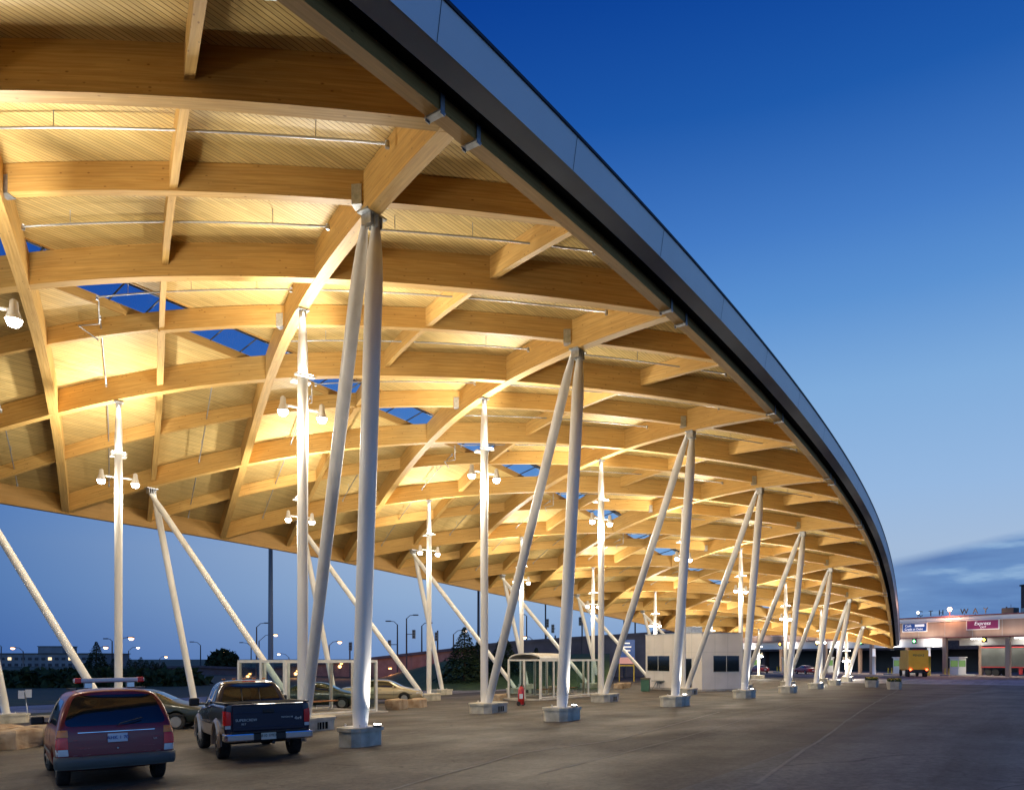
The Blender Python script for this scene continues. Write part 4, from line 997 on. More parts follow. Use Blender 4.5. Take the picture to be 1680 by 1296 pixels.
# ------------------------------------------------------------------ street lamps, signals, masts
M['pole'] = mat('pole_grey', (.16, .17, .19), .6, .3)
M['poledark'] = mat('pole_dark', (.03, .035, .05), .7)
M['sodium'] = mat('sodium_lamp', (1, .7, .4), .4, emit=(1, .50, .24), estr=7)
M['whitelamp'] = mat('white_street_lamp', (1, 1, 1), .4, emit=(1, .80, .62), estr=6)
def street_lamp(u, vtop, dep, arm, lit, label, headv=None, zb=None, two=False):
    """u = pole pixel column, arm = signed arm length in photo pixels"""
    top = P3(u, vtop, dep); base = Vector((top.x, top.y, -.8 if zb is None else zb)); H = top.z-base.z
    r = empty('street_lamp', base, 0, label, 'street lamp', 'street lamps along the roads behind')
    bm = BM(); tube(bm, [(0, 0, 0), (0, 0, H*.5), (0, 0, H)], [.14, .11, .08], 8); link('pole', bm, M['poledark'] if not lit else M['pole'], r)
    for sg in ((1, -1) if two else (1,)):
        d = RT*(arm*sg/F_PX*dep); e = Vector((0, 0, H))+d+Vector((0, 0, abs(arm)*.45/F_PX*dep))
        bm = BM(); m_ = Vector((0, 0, H))+d*.45+Vector((0, 0, abs(arm)*.38/F_PX*dep)); tube(bm, [(0, 0, H-.05), m_, e], .05, 6); link('arm', bm, M['poledark'] if not lit else M['pole'], r)
        ax = d.normalized() if d.length > 0 else RT
        bm = BM(); rot = Matrix.Translation(e) @ Matrix.Rotation(math.atan2(ax.y, ax.x), 4, 'Z')
        box(bm, (.25, 0, 0), (.75, .3, .16), rot, bev=.05); hd = link('lamp_head', bm, M['poledark'], r)
        if lit:
            bm = BM(); tube(bm, [(0, 0, -.34), (0, 0, -.18), (0, 0, -.05)], [.14, .30, .28], 12)
            for v in bm.verts: v.co = rot @ (v.co+Vector((.3, 0, 0)))
            link('lens', bm, M[lit], hd)
    return r
SL = [ # u, vtop, dep, arm, lit, label
 (38, 1068, 120, -14, 'sodium', 'lit street lamp left of the far building tower'),
 (2, 1060, 130, -6, 'whitelamp', 'small lit street lamp at the left edge of the picture'),
 (158, 1066, 110, 12, 'sodium', 'lit sodium lamp beside the tallest left spruce'),
 (196, 1052, 90, 15, 'sodium', 'bright sodium lamp just right of the leftmost white light pole'),
 (184, 1051, 120, -8, None, 'unlit street lamp between the tallest spruce and the white pole'),
 (211, 1067, 150, 13, 'whitelamp', 'small white street lamp right of the leftmost white light pole'),
 (262, 1080, 160, 8, 'sodium', 'small sodium lamp above the dark left tree row'),
 (329, 1058, 140, -12, None, 'slim unlit lamp right of the leaning left column'),
 (350, 1074, 130, 16, 'sodium', 'reddish lamp left of the pickup cab'),
 (421, 1028, 110, 14, None, 'tall unlit lamp left of the thick grey mast'),
 (425, 1051, 120, 24, 'sodium', 'sodium lamp whose head meets the thick grey mast'),
 (412, 1060, 150, -14, None, 'unlit lamp left of the leaning column foot behind the pickup'),
 (474, 1078, 150, -14, 'whitelamp', 'small pale lamp right of the thick grey mast'),
 (540, 1058, 110, 14, 'sodium', 'orange lamp between the first tall column and the leaning strut'),
 (652, 1024, 105, -12, None, 'unlit lamp left of the traffic signal mast'),
 (667, 1014, 105, 12, None, 'tallest unlit lamp above the red retaining wall'),
 (692, 1026, 105, 10, None, 'unlit lamp immediately left of the third rear light pole'),
 (744, 1040, 100, 15, 'whitelamp', 'lit lamp at the top of the tall embankment spruce'),
 (864, 1010, 110, -5, None, 'unlit lamp on the bridge beside the fourth rear light pole'),
 (873, 1048, 105, -9, 'sodium', 'lit lamp low on the bridge parapet'),
 (815, 1066, 104, -7, 'sodium', 'pinkish lamp between the two embankment spruces'),
]
for a in SL: street_lamp(*a)
p = P3(1558, 1000, 112); r = empty('street_lamp', (p.x, p.y, 8.72), 0, 'brightest sodium lamp on a short post above the toll plaza roof', 'street lamp', 'street lamps along the roads behind')
bm = BM(); tube(bm, [(0, 0, 0), (0, 0, p.z-8.72)], .07, 8); link('pole', bm, M['maroonline'], r)
M['sodium2'] = mat('bright_sodium', (1, .7, .4), .4, emit=(1, .60, .30), estr=9)
bm = BM(); tube(bm, [(0, 0, p.z-8.97), (0, 0, p.z-8.62), (0, 0, p.z-8.37)], [.16, .34, .16], 12); link('lens', bm, M['sodium2'], r)
l = bpy.data.lights.new('roof_lamp_light', 'POINT'); l.energy = 1300; l.color = (1, .52, .30); l.shadow_soft_size = .3
o = bpy.data.objects.new('roof_lamp_light', l); COL.objects.link(o); o.location = P3(1558, 1000, 110.5)
p = P3(1506, 1005, 118); r = empty('street_lamp', (p.x, p.y, 8.72), 0, 'small white lamp between the roof letters T and H', 'street lamp', 'street lamps along the roads behind')
bm = BM(); tube(bm, [(0, 0, 0), (0, 0, p.z-8.72)], .04, 8); link('pole', bm, M['cap'], r)
bm = BM(); tube(bm, [(0, 0, p.z-8.9), (0, 0, p.z-8.7), (0, 0, p.z-8.5)], [.1, .24, .1], 10); link('lens', bm, M['whitelamp'], r)
def mast(u, vtop, dep, r0, r1, label, m='pole'):
    t = P3(u, vtop, dep); bm = BM(); z0 = -.9; tube(bm, [(0, 0, 0), (0, 0, (t.z-z0)*.5), (0, 0, t.z-z0)], [r0, (r0+r1)/2, r1], 10)
    r = empty('lighting_mast', (t.x, t.y, z0), 0, label, 'mast', 'tall lighting masts'); link('shaft', bm, M[m], r)
    bm = BM(); box(bm, (0, 0, .2), (r0*3.2, r0*3.2, .4)); link('footing', bm, M['kerb'], r)
    bm = BM(); tube(bm, [(0, 0, t.z-z0-.3), (0, 0, t.z-z0)], .7, 12); link('head_ring', bm, M[m], r)
mast(444, 780, 82, .30, .17, 'thick grey high mast rising behind the first columns')
mast(785, 905, 95, .20, .12, 'slim dark high mast above the embankment spruces', 'poledark')
mast(895, 930, 110, .14, .09, 'thin mast behind the second tall column', 'poledark')
mast(1025, 960, 100, .22, .16, 'short thick post between the far shelter and the cabin', 'poledark')
mast(1042, 965, 110, .12, .1, 'thin post left of the cabin corner', 'poledark')
def signal(u, vpole, dep, hu, hv, label, two=False):
    t = P3(u, vpole, dep); z0 = -.8; r = empty('traffic_signal', (t.x, t.y, z0), 0, label, 'traffic signal', 'traffic signals at the junction behind')
    bm = BM(); tube(bm, [(0, 0, 0), (0, 0, t.z-z0)], .1, 8); link('pole', bm, M['poledark'], r)
    h = P3(hu, hv, dep)-Vector((t.x, t.y, z0))
    bm = BM(); tube(bm, [(0, 0, h.z), h], .05, 6); link('arm', bm, M['poledark'], r)
    rot = Matrix.Translation(h) @ Matrix.Rotation(TH-R(90), 4, 'Z')
    bm = BM(); box(bm, (0, 0, 0), (.42, .32, 1.15), rot, bev=.04); hd = link('signal_head', bm, M['bumper'], r)
    bm = BM()
    for q in (-.36, 0, .36): tube(bm, [rot @ Vector((0, -.17, q)), rot @ Vector((0, -.24, q))], .13, 12)
    link('lenses', bm, M['cap'], hd)
signal(652, 1058, 100, 639, 1057, 'traffic signal on a short arm left of the tallest unlit lamp')
signal(667, 1040, 100, 679, 1040, 'traffic signal just right of the tallest unlit lamp')
signal(574, 1054, 105, 575, 1060, 'traffic signal left of the first tall column base')
signal(718, 1034, 100, 716, 1044, 'traffic signal between the third rear light pole and its leaning strut')
signal(911, 1042, 104, 907, 1031, 'traffic signal on the bridge right of the second tall column')
signal(896, 1020, 104, 898, 1022, 'traffic signal on the bridge left of the third light pole')
for u, v in ((952, 1019),):
    signal(u+3, 1012, 104, u, v, 'boxy signal on a thick post seen through the rear struts')
# small lane sign at far left, road sign near cabin
p = G(46, 40); r = empty('lane_sign', p, TH-R(75), 'small pale double sign on a thin leaning post beyond the armour stones', 'sign')
bm = BM(); tube(bm, [(0, 0, 0), (-.15, 0, 1.25)], .03, 6); link('post', bm, M['galv'], r)
bm = BM(); box(bm, (-.3, 0, 1.15), (.3, .03, .42)); box(bm, (.02, 0, 1.2), (.3, .03, .42)); link('panel', bm, M['plate'], r)
p = G(1028, 84); r = empty('direction_sign', p, TH-R(90), 'blue road sign with white lines and yellow base left of the cabin', 'sign')
bm = BM(); box(bm, (0, 0, 3.3), (1.8, .12, 2.6)); link('panel', bm, M['bluesign'], r)
bm = BM()
for q, w in ((4.2, .9), (3.8, 1.2), (3.4, 1.0)): box(bm, (-.1, -.07, q), (w, .02, .14))
link('lettering', bm, M['signwhite'], r)
bm = BM(); box(bm, (0, -.01, 2.3), (1.6, .14, .7)); link('lower_panel', bm, mat('pinkish_panel', (.4, .2, .2), .5, emit=(.9, .45, .4), estr=.3), r)
bm = BM()
for s in (-.8, .8): box(bm, (s, 0, 1.0), (.1, .1, 2.0))
box(bm, (0, 0, 1.75), (1.7, .11, .12)); link('post', bm, M['bollard'], r)
# orange-lit wall bays and passing things behind the near shelter
M['orange_lit'] = mat('lit_bay', (.35, .12, .05), .6)
for u, dep in ((500, 100), (505, 98)):
    pass
for (u, v, dep, w) in ((488, 1100, 104, 260), (640, 1096, 96, 200), (410, 1105, 110, 160), (560, 1088, 100, 140)):
    p = P3(u, v, dep); r = empty('wall_lamp', p, TH-R(90), {488: 'orange wall lamp seen through the near shelter', 640: 'orange wall lamp above the beige sedan on the red wall', 410: 'orange wall lamp above the pickup roof', 560: 'orange wall lamp beside the first tall column'}[u], 'wall lamp', 'orange lamps on the retaining wall')
    bm = BM(); box(bm, (0, .1, .12), (.5, .3, .14)); link('hood', bm, M['cap'], r)
    bm = BM(); tube(bm, [(0, 0, .03), (0, 0, -.1)], .16, 10); link('lens', bm, mat('orange_lamp', (1, .4, .1), .4, emit=(1, .38, .10), estr=14), r)
    l = bpy.data.lights.new('wall_lamp_light', 'POINT'); l.energy = w*2; l.color = (1, .36, .12); l.shadow_soft_size = .2
    o = bpy.data.objects.new('wall_lamp_light', l); COL.objects.link(o); o.location = p-Vector((0, 0, .4))-FW*.8
# ------------------------------------------------------------------ vehicles
def loft(secs, sub=2):
    """secs: list of sections, each a list of (x, y, z) on the left half from the bottom centre line round to the top centre line"""
    bm = BM(); rows = []
    for s in secs:
        left = [bm.verts.new(p) for p in s]
        right = [bm.verts.new((p[0], -p[1], p[2])) if abs(p[1]) > 1e-6 else left[i] for i, p in enumerate(s)]
        rows.append((left, right))
    for (l0, r0), (l1, r1) in zip(rows, rows[1:]):
        for i in range(len(l0)-1):
            bm.faces.new((l0[i], l0[i+1], l1[i+1], l1[i])); 
            bm.faces.new((r0[i+1], r0[i], r1[i], r1[i+1]))
    for (l, r) in (rows[0], rows[-1]):
        for i in range(len(l)-1):
            vs = []
            for v in (l[i], l[i+1], r[i+1], r[i]):
                if v not in vs: vs.append(v)
            if len(vs) > 2: bm.faces.new(vs)
    bmesh.ops.recalc_face_normals(bm, faces=bm.faces)
    return bm
def bake(bm, sub=2, cutters=(), crease=None):
    me = bpy.data.meshes.new('tmp'); bm.to_mesh(me); bm.free()
    o = bpy.data.objects.new('tmp', me); COL.objects.link(o)
    if sub: md = o.modifiers.new('s', 'SUBSURF'); md.levels = sub; md.render_levels = sub
    cs = []
    for (x, z, r, y0, y1) in cutters:
        cb = BM(); tube(cb, [(x, y0, z), (x, y1, z)], r, 28); bmesh.ops.recalc_face_normals(cb, faces=cb.faces)
        cm = bpy.data.meshes.new('c'); cb.to_mesh(cm); cb.free(); co = bpy.data.objects.new('c', cm); COL.objects.link(co); cs.append(co)
        md = o.modifiers.new('b', 'BOOLEAN'); md.operation = 'DIFFERENCE'; md.solver = 'EXACT'; md.object = co
    dg = bpy.context.evaluated_depsgraph_get(); dg.update()
    res = bpy.data.meshes.new_from_object(o.evaluated_get(dg))
    for q in cs+[o]: bpy.data.objects.remove(q)
    return res
def put(name, me, m, parent, smooth=True):
    me.materials.clear()
    for q in (m if isinstance(m, (list, tuple)) else [m]): me.materials.append(q)
    me.name = name
    if smooth: me.polygons.foreach_set('use_smooth', [True]*len(me.polygons))
    o = bpy.data.objects.new(name, me); COL.objects.link(o); o.parent = parent; return o
def bvh(me):
    return BVHTree.FromPolygons([v.co.copy() for v in me.vertices], [tuple(p.vertices) for p in me.polygons])
def rounded(poly, r, n=4):
    out = []; m_ = len(poly)
    for i in range(m_):
        p = Vector(poly[i]); a = Vector(poly[i-1])-p; b = Vector(poly[(i+1) % m_])-p
        rr = min(r, a.length*.45, b.length*.45); a = p+a.normalized()*rr; b = p+b.normalized()*rr
        for k in range(n+1):
            t = k/n; out.append(a*(1-t)**2+p*2*t*(1-t)+b*t*t)
    return out
def densify(poly, step):
    out = []
    for i, p in enumerate(poly):
        q = poly[(i+1) % len(poly)]; n = max(1, int((q-p).length/step))
        for k in range(n): out.append(p.lerp(q, k/n))
    return out
def patch(name, tree, poly, plane, side, m, parent, off=.006, r=.06, rings=6, thick=.0):
    """panel conforming to the body. plane 'x': poly in (y,z) cast along +-x; 'y': poly in (x,z) cast along +-y"""
    pts = densify(rounded([Vector(p) for p in poly], r), .07); c = sum(pts, Vector((0, 0)))/len(pts)
    bm = BM(); prev = None
    def cast(p):
        if plane == 'x': o = Vector((side*12, p.x, p.y)); d = Vector((-side, 0, 0))
        elif plane == 'y': o = Vector((p.x, side*5, p.y)); d = Vector((0, -side, 0))
        else: o = Vector((p.x, p.y, 6)); d = Vector((0, 0, -1))
        h = tree.ray_cast(o, d)
        if h[0] is None: h = tree.find_nearest(o+d*(10 if plane=='x' else 4))
        return h[0]-d*off
    for k in range(rings+1):
        f = 1-k/rings if k < rings else 0
        row = []
        if k < rings:
            for p in pts:
                q = cast(c+(p-c)*f)
                if q is None: q = row[-1].co if row else Vector((0, 0, 0))
                row.append(bm.verts.new(q))
        else:
            q = cast(c); row = [bm.verts.new(q if q is not None else Vector((0, 0, 0)))]
        if prev:
            n = len(prev)
            for i in range(n):
                if len(row) == 1: bm.faces.new((prev[i], prev[(i+1) % n], row[0]))
                else: bm.faces.new((prev[i], prev[(i+1) % n], row[(i+1) % n], row[i]))
        prev = row
    bmesh.ops.recalc_face_normals(bm, faces=bm.faces)
    o = link(name, bm, m, parent, smooth=True); return o
def wheel(parent, x, y, r, w, side, steer=0, rimr=.62):
    """tyre with tread and a rim facing outwards"""
    bm = BM(); prof = [(-w/2, r*rimr), (-w/2, r*.86), (-w/2*.86, r*.97), (-w/2*.5, r), (w/2*.5, r), (w/2*.86, r*.97), (w/2, r*.86), (w/2, r*rimr)]
    n = 36; rows = []
    for k in range(n):
        a = 2*math.pi*k/n; rows.append([bm.verts.new((math.cos(a)*q, p, math.sin(a)*q)) for p, q in prof])
    for k in range(n):
        for j in range(len(prof)-1): bm.faces.new((rows[k][j], rows[k][j+1], rows[(k+1) % n][j+1], rows[(k+1) % n][j]))
    bmesh.ops.recalc_face_normals(bm, faces=bm.faces)
    t = link('tyre', bm, M['rubber'], parent, smooth=True); t.location = (x, y, r); t.rotation_euler = (0, 0, steer)
    bm = BM(); s = side; R_ = r*rimr+.005
    tube(bm, [(0, -w*.35, 0), (0, w*.35, 0)], R_*.985, 28)
    tube(bm, [(0, s*w*.35, 0), (0, s*w*.42, 0)], [R_*.985, R_*.9], 28); tube(bm, [(0, s*w*.4, 0), (0, s*w*.5, 0)], .075, 12)
    for k in range(5):
        a = 2*math.pi*k/5; rot = Matrix.Rotation(a, 4, 'Y'); box(bm, (R_*.5, s*w*.43, 0), (R_*.85, .03, R_*.24), rot)
    rm = link('rim', bm, M['rim'], t); return t
def minivan():
    g = empty('parked_minivan', (0, 0, 0), 0, 'maroon minivan seen from behind with a light bar on its roof, parked at lower left', 'minivan')
    def sec(xl, xb, xt, hl, hm, hb, ht, z0, zm, zb, zt, xm=None):
        xm = xl if xm is None else xm
        return [(xl, 0, z0), (xl, hl*.9, z0), (xl, hl, z0+.06), (xm, hm, zm), (xm*.5+xb*.5, hm*.995, zm+.18), (xb, hb, zb), (xb*.45+xt*.55, hb*.45+ht*.55+.02, zb*.45+zt*.55), (xt-.03 if xl < .3 else xt, ht, zt-.10), (xt, ht*.82, zt-.015), (xt, 0, zt+.01)]
    ss = [sec(.02, .09, .46, .90, .93, .90, .70, .36, .72, 1.10, 1.72),
          sec(.10, .16, .52, .93, .955, .925, .72, .33, .72, 1.10, 1.745),
          sec(.45, .50, .80, .94, .97, .935, .735, .27, .72, 1.09, 1.76),
          sec(1.4, 1.4, 1.5, .945, .975, .94, .745, .25, .72, 1.07, 1.775),
          sec(2.4, 2.4, 2.4, .945, .975, .94, .74, .25, .71, 1.04, 1.76),
          sec(3.1, 3.1, 3.0, .945, .972, .935, .72, .25, .70, 1.02, 1.70),
          sec(3.7, 3.75, 3.45, .94, .965, .92, .68, .25, .69, 1.01, 1.52),
          sec(4.2, 4.2, 4.15, .92, .95, .88, .66, .25, .68, .98, 1.10),
          sec(4.75, 4.75, 4.75, .86, .88, .80, .55, .25, .62, .84, .93),
          sec(4.98, 4.98, 4.98, .72, .72, .66, .45, .30, .55, .70, .78)]
    cuts = [(.98, .33, .40, .60, 1.3), (.98, .33, .40, -1.3, -.60), (4.02, .33, .40, .60, 1.3), (4.02, .33, .40, -1.3, -.60)]
    me = bake(loft(ss), 2, cuts); tr = bvh(me); put('body', me, M['maroon'], g)
    bm = BM(); box(bm, (2.5, 0, .45), (3.9, 1.1, .35)); link('underbody', bm, M['trimblk'], g)
    patch('rear_window', tr, [(-.84, 1.11), (-.65, 1.655), (.65, 1.655), (.84, 1.11)], 'x', -1, M['carglass'], g, r=.13, rings=8)
    for s in (1, -1):
        patch('side_window', tr, [(.42, 1.13), (.62, 1.56), (1.62, 1.60), (1.62, 1.13)], 'y', s, M['carglass'], g, r=.07)
        patch('side_window', tr, [(1.70, 1.12), (1.70, 1.60), (2.58, 1.57), (2.58, 1.10)], 'y', s, M['carglass'], g, r=.05)
        patch('side_window', tr, [(2.66, 1.10), (2.66, 1.56), (3.05, 1.50), (3.62, 1.07)], 'y', s, M['carglass'], g, r=.05)
        # tall corner lamps: amber over red over clear
        for (z0, z1, mm, nm) in ((.93, 1.055, 'amber_lens', 'turn_lens'), (.72, .925, 'red_lens', 'brake_lens'), (.60, .715, 'clear_lens', 'reverse_lens')):
            patch(nm, tr, [(s*.765, z0), (s*.775, z1), (s*.925, z1), (s*.93, z0)] if s > 0 else [(s*.93, z0), (s*.925, z1), (s*.775, z1), (s*.765, z0)], 'x', -1, M[mm], g, off=.012, r=.012, rings=3)
            patch(nm, tr, [(.03, z0), (.03, z1), (.16, z1), (.15, z0)], 'y', s, M[mm], g, off=.010, r=.01, rings=2)
        patch('rub_strip', tr, [(1.45, .56), (1.45, .62), (3.55, .62), (3.55, .56)], 'y', s, M['bumper'], g, off=.02, r=.02, rings=2)
        for x in (1.66, 2.62, 3.5): patch('door_gap', tr, [(x-.006, .38), (x-.006, 1.08), (x+.006, 1.08), (x+.006, .38)], 'y', s, M['trimblk'], g, off=.003, r=.001, rings=2)
        for x in (1.75, 2.72): patch('door_handle', tr, [(x, .93), (x, .965), (x+.16, .965), (x+.16, .93)], 'y', s, M['trimblk'], g, off=.025, r=.01, rings=2)
        bm = BM(); box(bm, (3.42, s*1.09, 1.12), (.12, .24, .17), bev=.03); box(bm, (3.45, s*.97, 1.06), (.08, .16, .05)); link('mirror', bm, M['trimblk'], g)
        wheel(g, .98, s*.80, .335, .22, s); wheel(g, 4.02, s*.80, .335, .22, s, R(8))
    # wrap-round grey bumper
    bm = BM(); pr = [(.52, -.97), (.18, -.985), (-.03, -.93), (-.09, -.6), (-.10, 0), (-.09, .6), (-.03, .93), (.18, .985), (.52, .97)]
    prof = [(.05, .36), (0, .39), (-.02, .50), (0, .565), (.07, .585)]
    rows = []
    for (x, y) in pr:
        rows.append([bm.verts.new((x-(a*-1 if abs(y) < .95 else 0), y*(1-(a*.3 if abs(y) > .95 else 0)), z)) for a, z in prof])
    for a, b in zip(rows, rows[1:]):
        for j in range(len(prof)-1): bm.faces.new((a[j], a[j+1], b[j+1], b[j]))
    bmesh.ops.solidify(bm, geom=bm.faces[:], thickness=.05); bmesh.ops.recalc_face_normals(bm, faces=bm.faces)
    bp_ = link('rear_bumper', bm, M['bumper'], g, smooth=True)
    # tailgate details
    patch('plate_recess', tr, [(-.30, .80), (-.28, .985), (.28, .985), (.30, .80)], 'x', -1, M['maroon'], g, off=.004, r=.03, rings=2)
    patch('chrome_strip', tr, [(-.62, .992), (-.62, 1.004), (.62, 1.004), (.62, .992)], 'x', -1, M['chrome'], g, off=.012, r=.004, rings=2)
    pl = BM(); box(pl, (0.0, 0, .885), (.012, .32, .155), bev=.004); pl = link('licence_plate', pl, M['plate'], g)
    mx = Matrix.Translation((-.012, 0, .885)) @ Matrix.Rotation(R(-90), 4, 'Z') @ Matrix.Rotation(R(90), 4, 'X')
    text('AHK 1 70', .085, pl, 'plate_number', M['plateblue'], mx)
    text('LX', .05, g, 'badge', M['silver_letters'], Matrix.Translation((.012, -.62, .83)) @ Matrix.Rotation(R(-90), 4, 'Z') @ Matrix.Rotation(R(90), 4, 'X'))
    bm = BM(); tube(bm, [(-.005, 0, .70), (.02, 0, .70)], .018, 10); link('tailgate_lock', bm, M['chrome'], g)
    bm = BM(); tube(bm, [(.06, 0, 1.10), (.02, -.05, 1.135), (.09, -.42, 1.22)], .012, 6); link('rear_wiper', bm, M['trimblk'], g)
    for y in (-.58, .58):
        bm = BM(); tube(bm, [(.75, y, 1.77), (2.9, y, 1.77)], .018, 6); link('roof_rail', bm, M['trimblk'], g)
    # roof light bar
    bm = BM(); box(bm, (1.15, 0, 1.925), (.28, 1.20, .085), bev=.03); lb = link('light_bar', bm, M['clear_lens'], g)
    for s in (1, -1):
        bm = BM(); box(bm, (1.15, s*.53, 1.926), (.30, .11, .10), bev=.02); link('red_section', bm, M['red_lens'], lb)
        bm = BM(); box(bm, (1.15, s*.36, 1.83), (.2, .13, .11), bev=.01); link('mount', bm, M['chrome'], lb)
    return g
def pickup():
    g = empty('parked_pickup_truck', (0, 0, 0), 0, 'dark blue pickup truck with tan lower cladding parked right of the maroon minivan', 'pickup truck')
    W_ = .99
    def sec(x, hl, hm, ht, z0, zm, zt, crown=.0):
        return [(x, 0, z0), (x, hl*.92, z0), (x, hl, z0+.05), (x, hm, zm), (x, hm*.995, zm+.2), (x, ht+.02, zt-.05), (x, ht-.02, zt), (x, ht*.8, zt+crown*.6), (x, 0, zt+crown)]
    ss = [sec(.02, .93, .955, .93, .58, .85, 1.33), sec(.06, .955, .985, .955, .56, .85, 1.345), sec(.3, .96, .99, .965, .52, .85, 1.345), sec(1.9, .96, .99, .965, .50, .85, 1.34), sec(2.0, .96, .99, .965, .46, .85, 1.34),
          sec(3.0, .96, .99, .96, .44, .85, 1.25), sec(4.1, .96, .99, .95, .44, .85, 1.21, .02), sec(4.3, .96, .99, .93, .44, .85, 1.20, .05), sec(5.2, .95, .97, .88, .46, .82, 1.12, .05), sec(5.5, .92, .93, .80, .48, .78, 1.0, .04), sec(5.62, .86, .86, .72, .5, .74, .92, .02)]
    wx = (1.22, 4.72)
    cuts = [(x, .40, .47, a, b) for x in wx for a, b in ((.58, 1.4), (-1.4, -.58))]
    me = bake(loft(ss), 2, cuts); tr = bvh(me); put('body', me, M['navy'], g)
    cs = []
    for (x, xt, hb, ht, zt) in ((2.08, 2.38, .90, .66, 1.80), (2.14, 2.46, .93, .70, 1.865), (2.7, 2.8, .935, .72, 1.90), (3.5, 3.4, .935, .715, 1.89), (4.0, 3.65, .92, .69, 1.82), (4.35, 3.95, .88, .66, 1.62)):
        cs.append([(x, 0, 1.1), (x, hb, 1.1), (x, hb, 1.24), (x*.6+xt*.4, hb*.6+ht*.4+.01, 1.24*.6+zt*.4), (xt, ht+.02, zt-.08), (xt, ht*.85, zt-.005), (xt, 0, zt+.02)])
    me2 = bake(loft(cs), 2); tc_ = bvh(me2); put('cab', me2, M['navy'], g)
    patch('rear_window', tc_, [(-.74, 1.34), (-.60, 1.74), (.60, 1.74), (.74, 1.34)], 'x', -1, M['carglass'], g, r=.09, rings=7)
    for y in (-.22, .22): bm = BM(); tube(bm, [(2.02+.10, y, 1.36), (2.36, y, 1.73)], .012, 5); link('slider_frame', bm, M['trimblk'], g)
    bm = BM(); box(bm, (2.47, 0, 1.855), (.05, .34, .04), bev=.01); link('high_brake_light', bm, M['red_lens'], g)
    bm = BM()
    for k in range(5): box(bm, (3.2, (k-2)*.26, 1.925), (.12, .08, .035), bev=.01)
    link('roof_marker_lamps', bm, M['amber_lens'], g)
    for s in (1, -1):
        patch('side_window', tc_, [(2.42, 1.32), (2.62, 1.74), (3.05, 1.77), (3.05, 1.32)], 'y', s, M['carglass'], g, r=.05)
        patch('side_window', tc_, [(3.12, 1.30), (3.12, 1.77), (3.62, 1.72), (4.08, 1.28)], 'y', s, M['carglass'], g, r=.05)
        patch('lower_cladding', tr, [(.08, .60), (.08, .78), (.72, .80), (.74, .60)], 'y', s, M['pewter'], g, off=.012, r=.01, rings=2)
        patch('lower_cladding', tr, [(1.72, .50), (1.72, .82), (4.20, .82), (4.22, .50)], 'y', s, M['pewter'], g, off=.012, r=.01, rings=3)
        patch('lower_cladding', tr, [(5.2, .56), (5.2, .80), (5.5, .78), (5.5, .58)], 'y', s, M['pewter'], g, off=.012, r=.01, rings=2)
        for x in (2.05, 3.08, 4.12): patch('door_gap', tr, [(x-.007, .52), (x-.007, 1.2), (x+.007, 1.2), (x+.007, .52)], 'y', s, M['trimblk'], g, off=.005, r=.001, rings=2)
        for x in (2.18, 3.2): patch('door_handle', tr, [(x, 1.08), (x, 1.12), (x+.17, 1.12), (x+.17, 1.08)], 'y', s, M['trimblk'], g, off=.03, r=.01, rings=2)
        for x in wx:  # flared arches
            bm = BM(); n = 16; rows = []
            for k in range(n+1):
                a = math.pi*k/n*1.1-.16; rows.append([bm.verts.new((x+math.cos(a)*rr, s*yy, .40+math.sin(a)*rr)) for rr, yy in ((.475, .93), (.475, 1.045), (.53, 1.05), (.60, .985))])
            for a, b in zip(rows, rows[1:]):
                for j in range(3): bm.faces.new((a[j], a[j+1], b[j+1], b[j]))
            bmesh.ops.recalc_face_normals(bm, faces=bm.faces); link('wheel_arch', bm, M['pewter'], g, smooth=True)
            wheel(g, x, s*.845, .395, .27, s, R(6) if x > 3 else 0, .55)
        patch('tail_lamp', tr, [(s*.83, .86), (s*.83, 1.16), (s*.965, 1.19), (s*.97, .86)] if s > 0 else [(s*.97, .86), (s*.965, 1.19), (s*.83, 1.16), (s*.83, .86)], 'x', -1, M['red_lens'], g, off=.02, r=.02, rings=3)
        patch('reverse_lamp', tr, [(s*.84, .775), (s*.84, .85), (s*.96, .85), (s*.96, .775)] if s > 0 else [(s*.96, .775), (s*.96, .85), (s*.84, .85), (s*.84, .775)], 'x', -1, M['clear_lens'], g, off=.02, r=.01, rings=2)
        patch('tail_lamp', tr, [(.04, .86), (.04, 1.18), (.16, 1.20), (.13, .86)], 'y', s, M['red_lens'], g, off=.014, r=.02, rings=2)
        bm = BM(); box(bm, (3.98, s*1.17, 1.33), (.13, .26, .22), bev=.04); box(bm, (4.0, s*1.0, 1.27), (.08, .2, .05)); link('mirror', bm, M['trimblk'], g)
        bm = BM(); box(bm, (1.0, s*.915, 1.355), (1.9, .10, .035), bev=.01); link('bed_rail', bm, M['trimblk'], g)
        bm = BM(); box(bm, (-.10, s*.66, .575), (.16, .62, .19), bev=.035); box(bm, (.06, s*.97, .575), (.42, .05, .17), bev=.02); link('rear_bumper', bm, M['chrome'], g)
    bm = BM(); box(bm, (1.0, 0, 1.348), (1.85, 1.74, .02)); link('bed_cover', bm, M['bedcover'], g)
    bm = BM(); box(bm, (-.07, 0, .575), (.14, .82, .17), bev=.02); box(bm, (-.09, 0, .685), (.2, 1.7, .035), bev=.01); link('bumper_step', bm, M['trimblk'], g)
    # tailgate
    bm = BM(); box(bm, (.0, 0, 1.02), (.05, 1.62, .62), bev=.02); box(bm, (-.02, 0, 1.315), (.07, 1.62, .045), bev=.015); box(bm, (-.022, 0, 1.135), (.02, 1.5, .02), bev=.006); box(bm, (-.022, 0, .80), (.02, 1.5, .02), bev=.006); tg = link('tailgate', bm, M['navy'], g)
    bm = BM(); box(bm, (-.034, 0, 1.16), (.03, .26, .10), bev=.02); link('tailgate_handle', bm, M['trimblk'], tg)
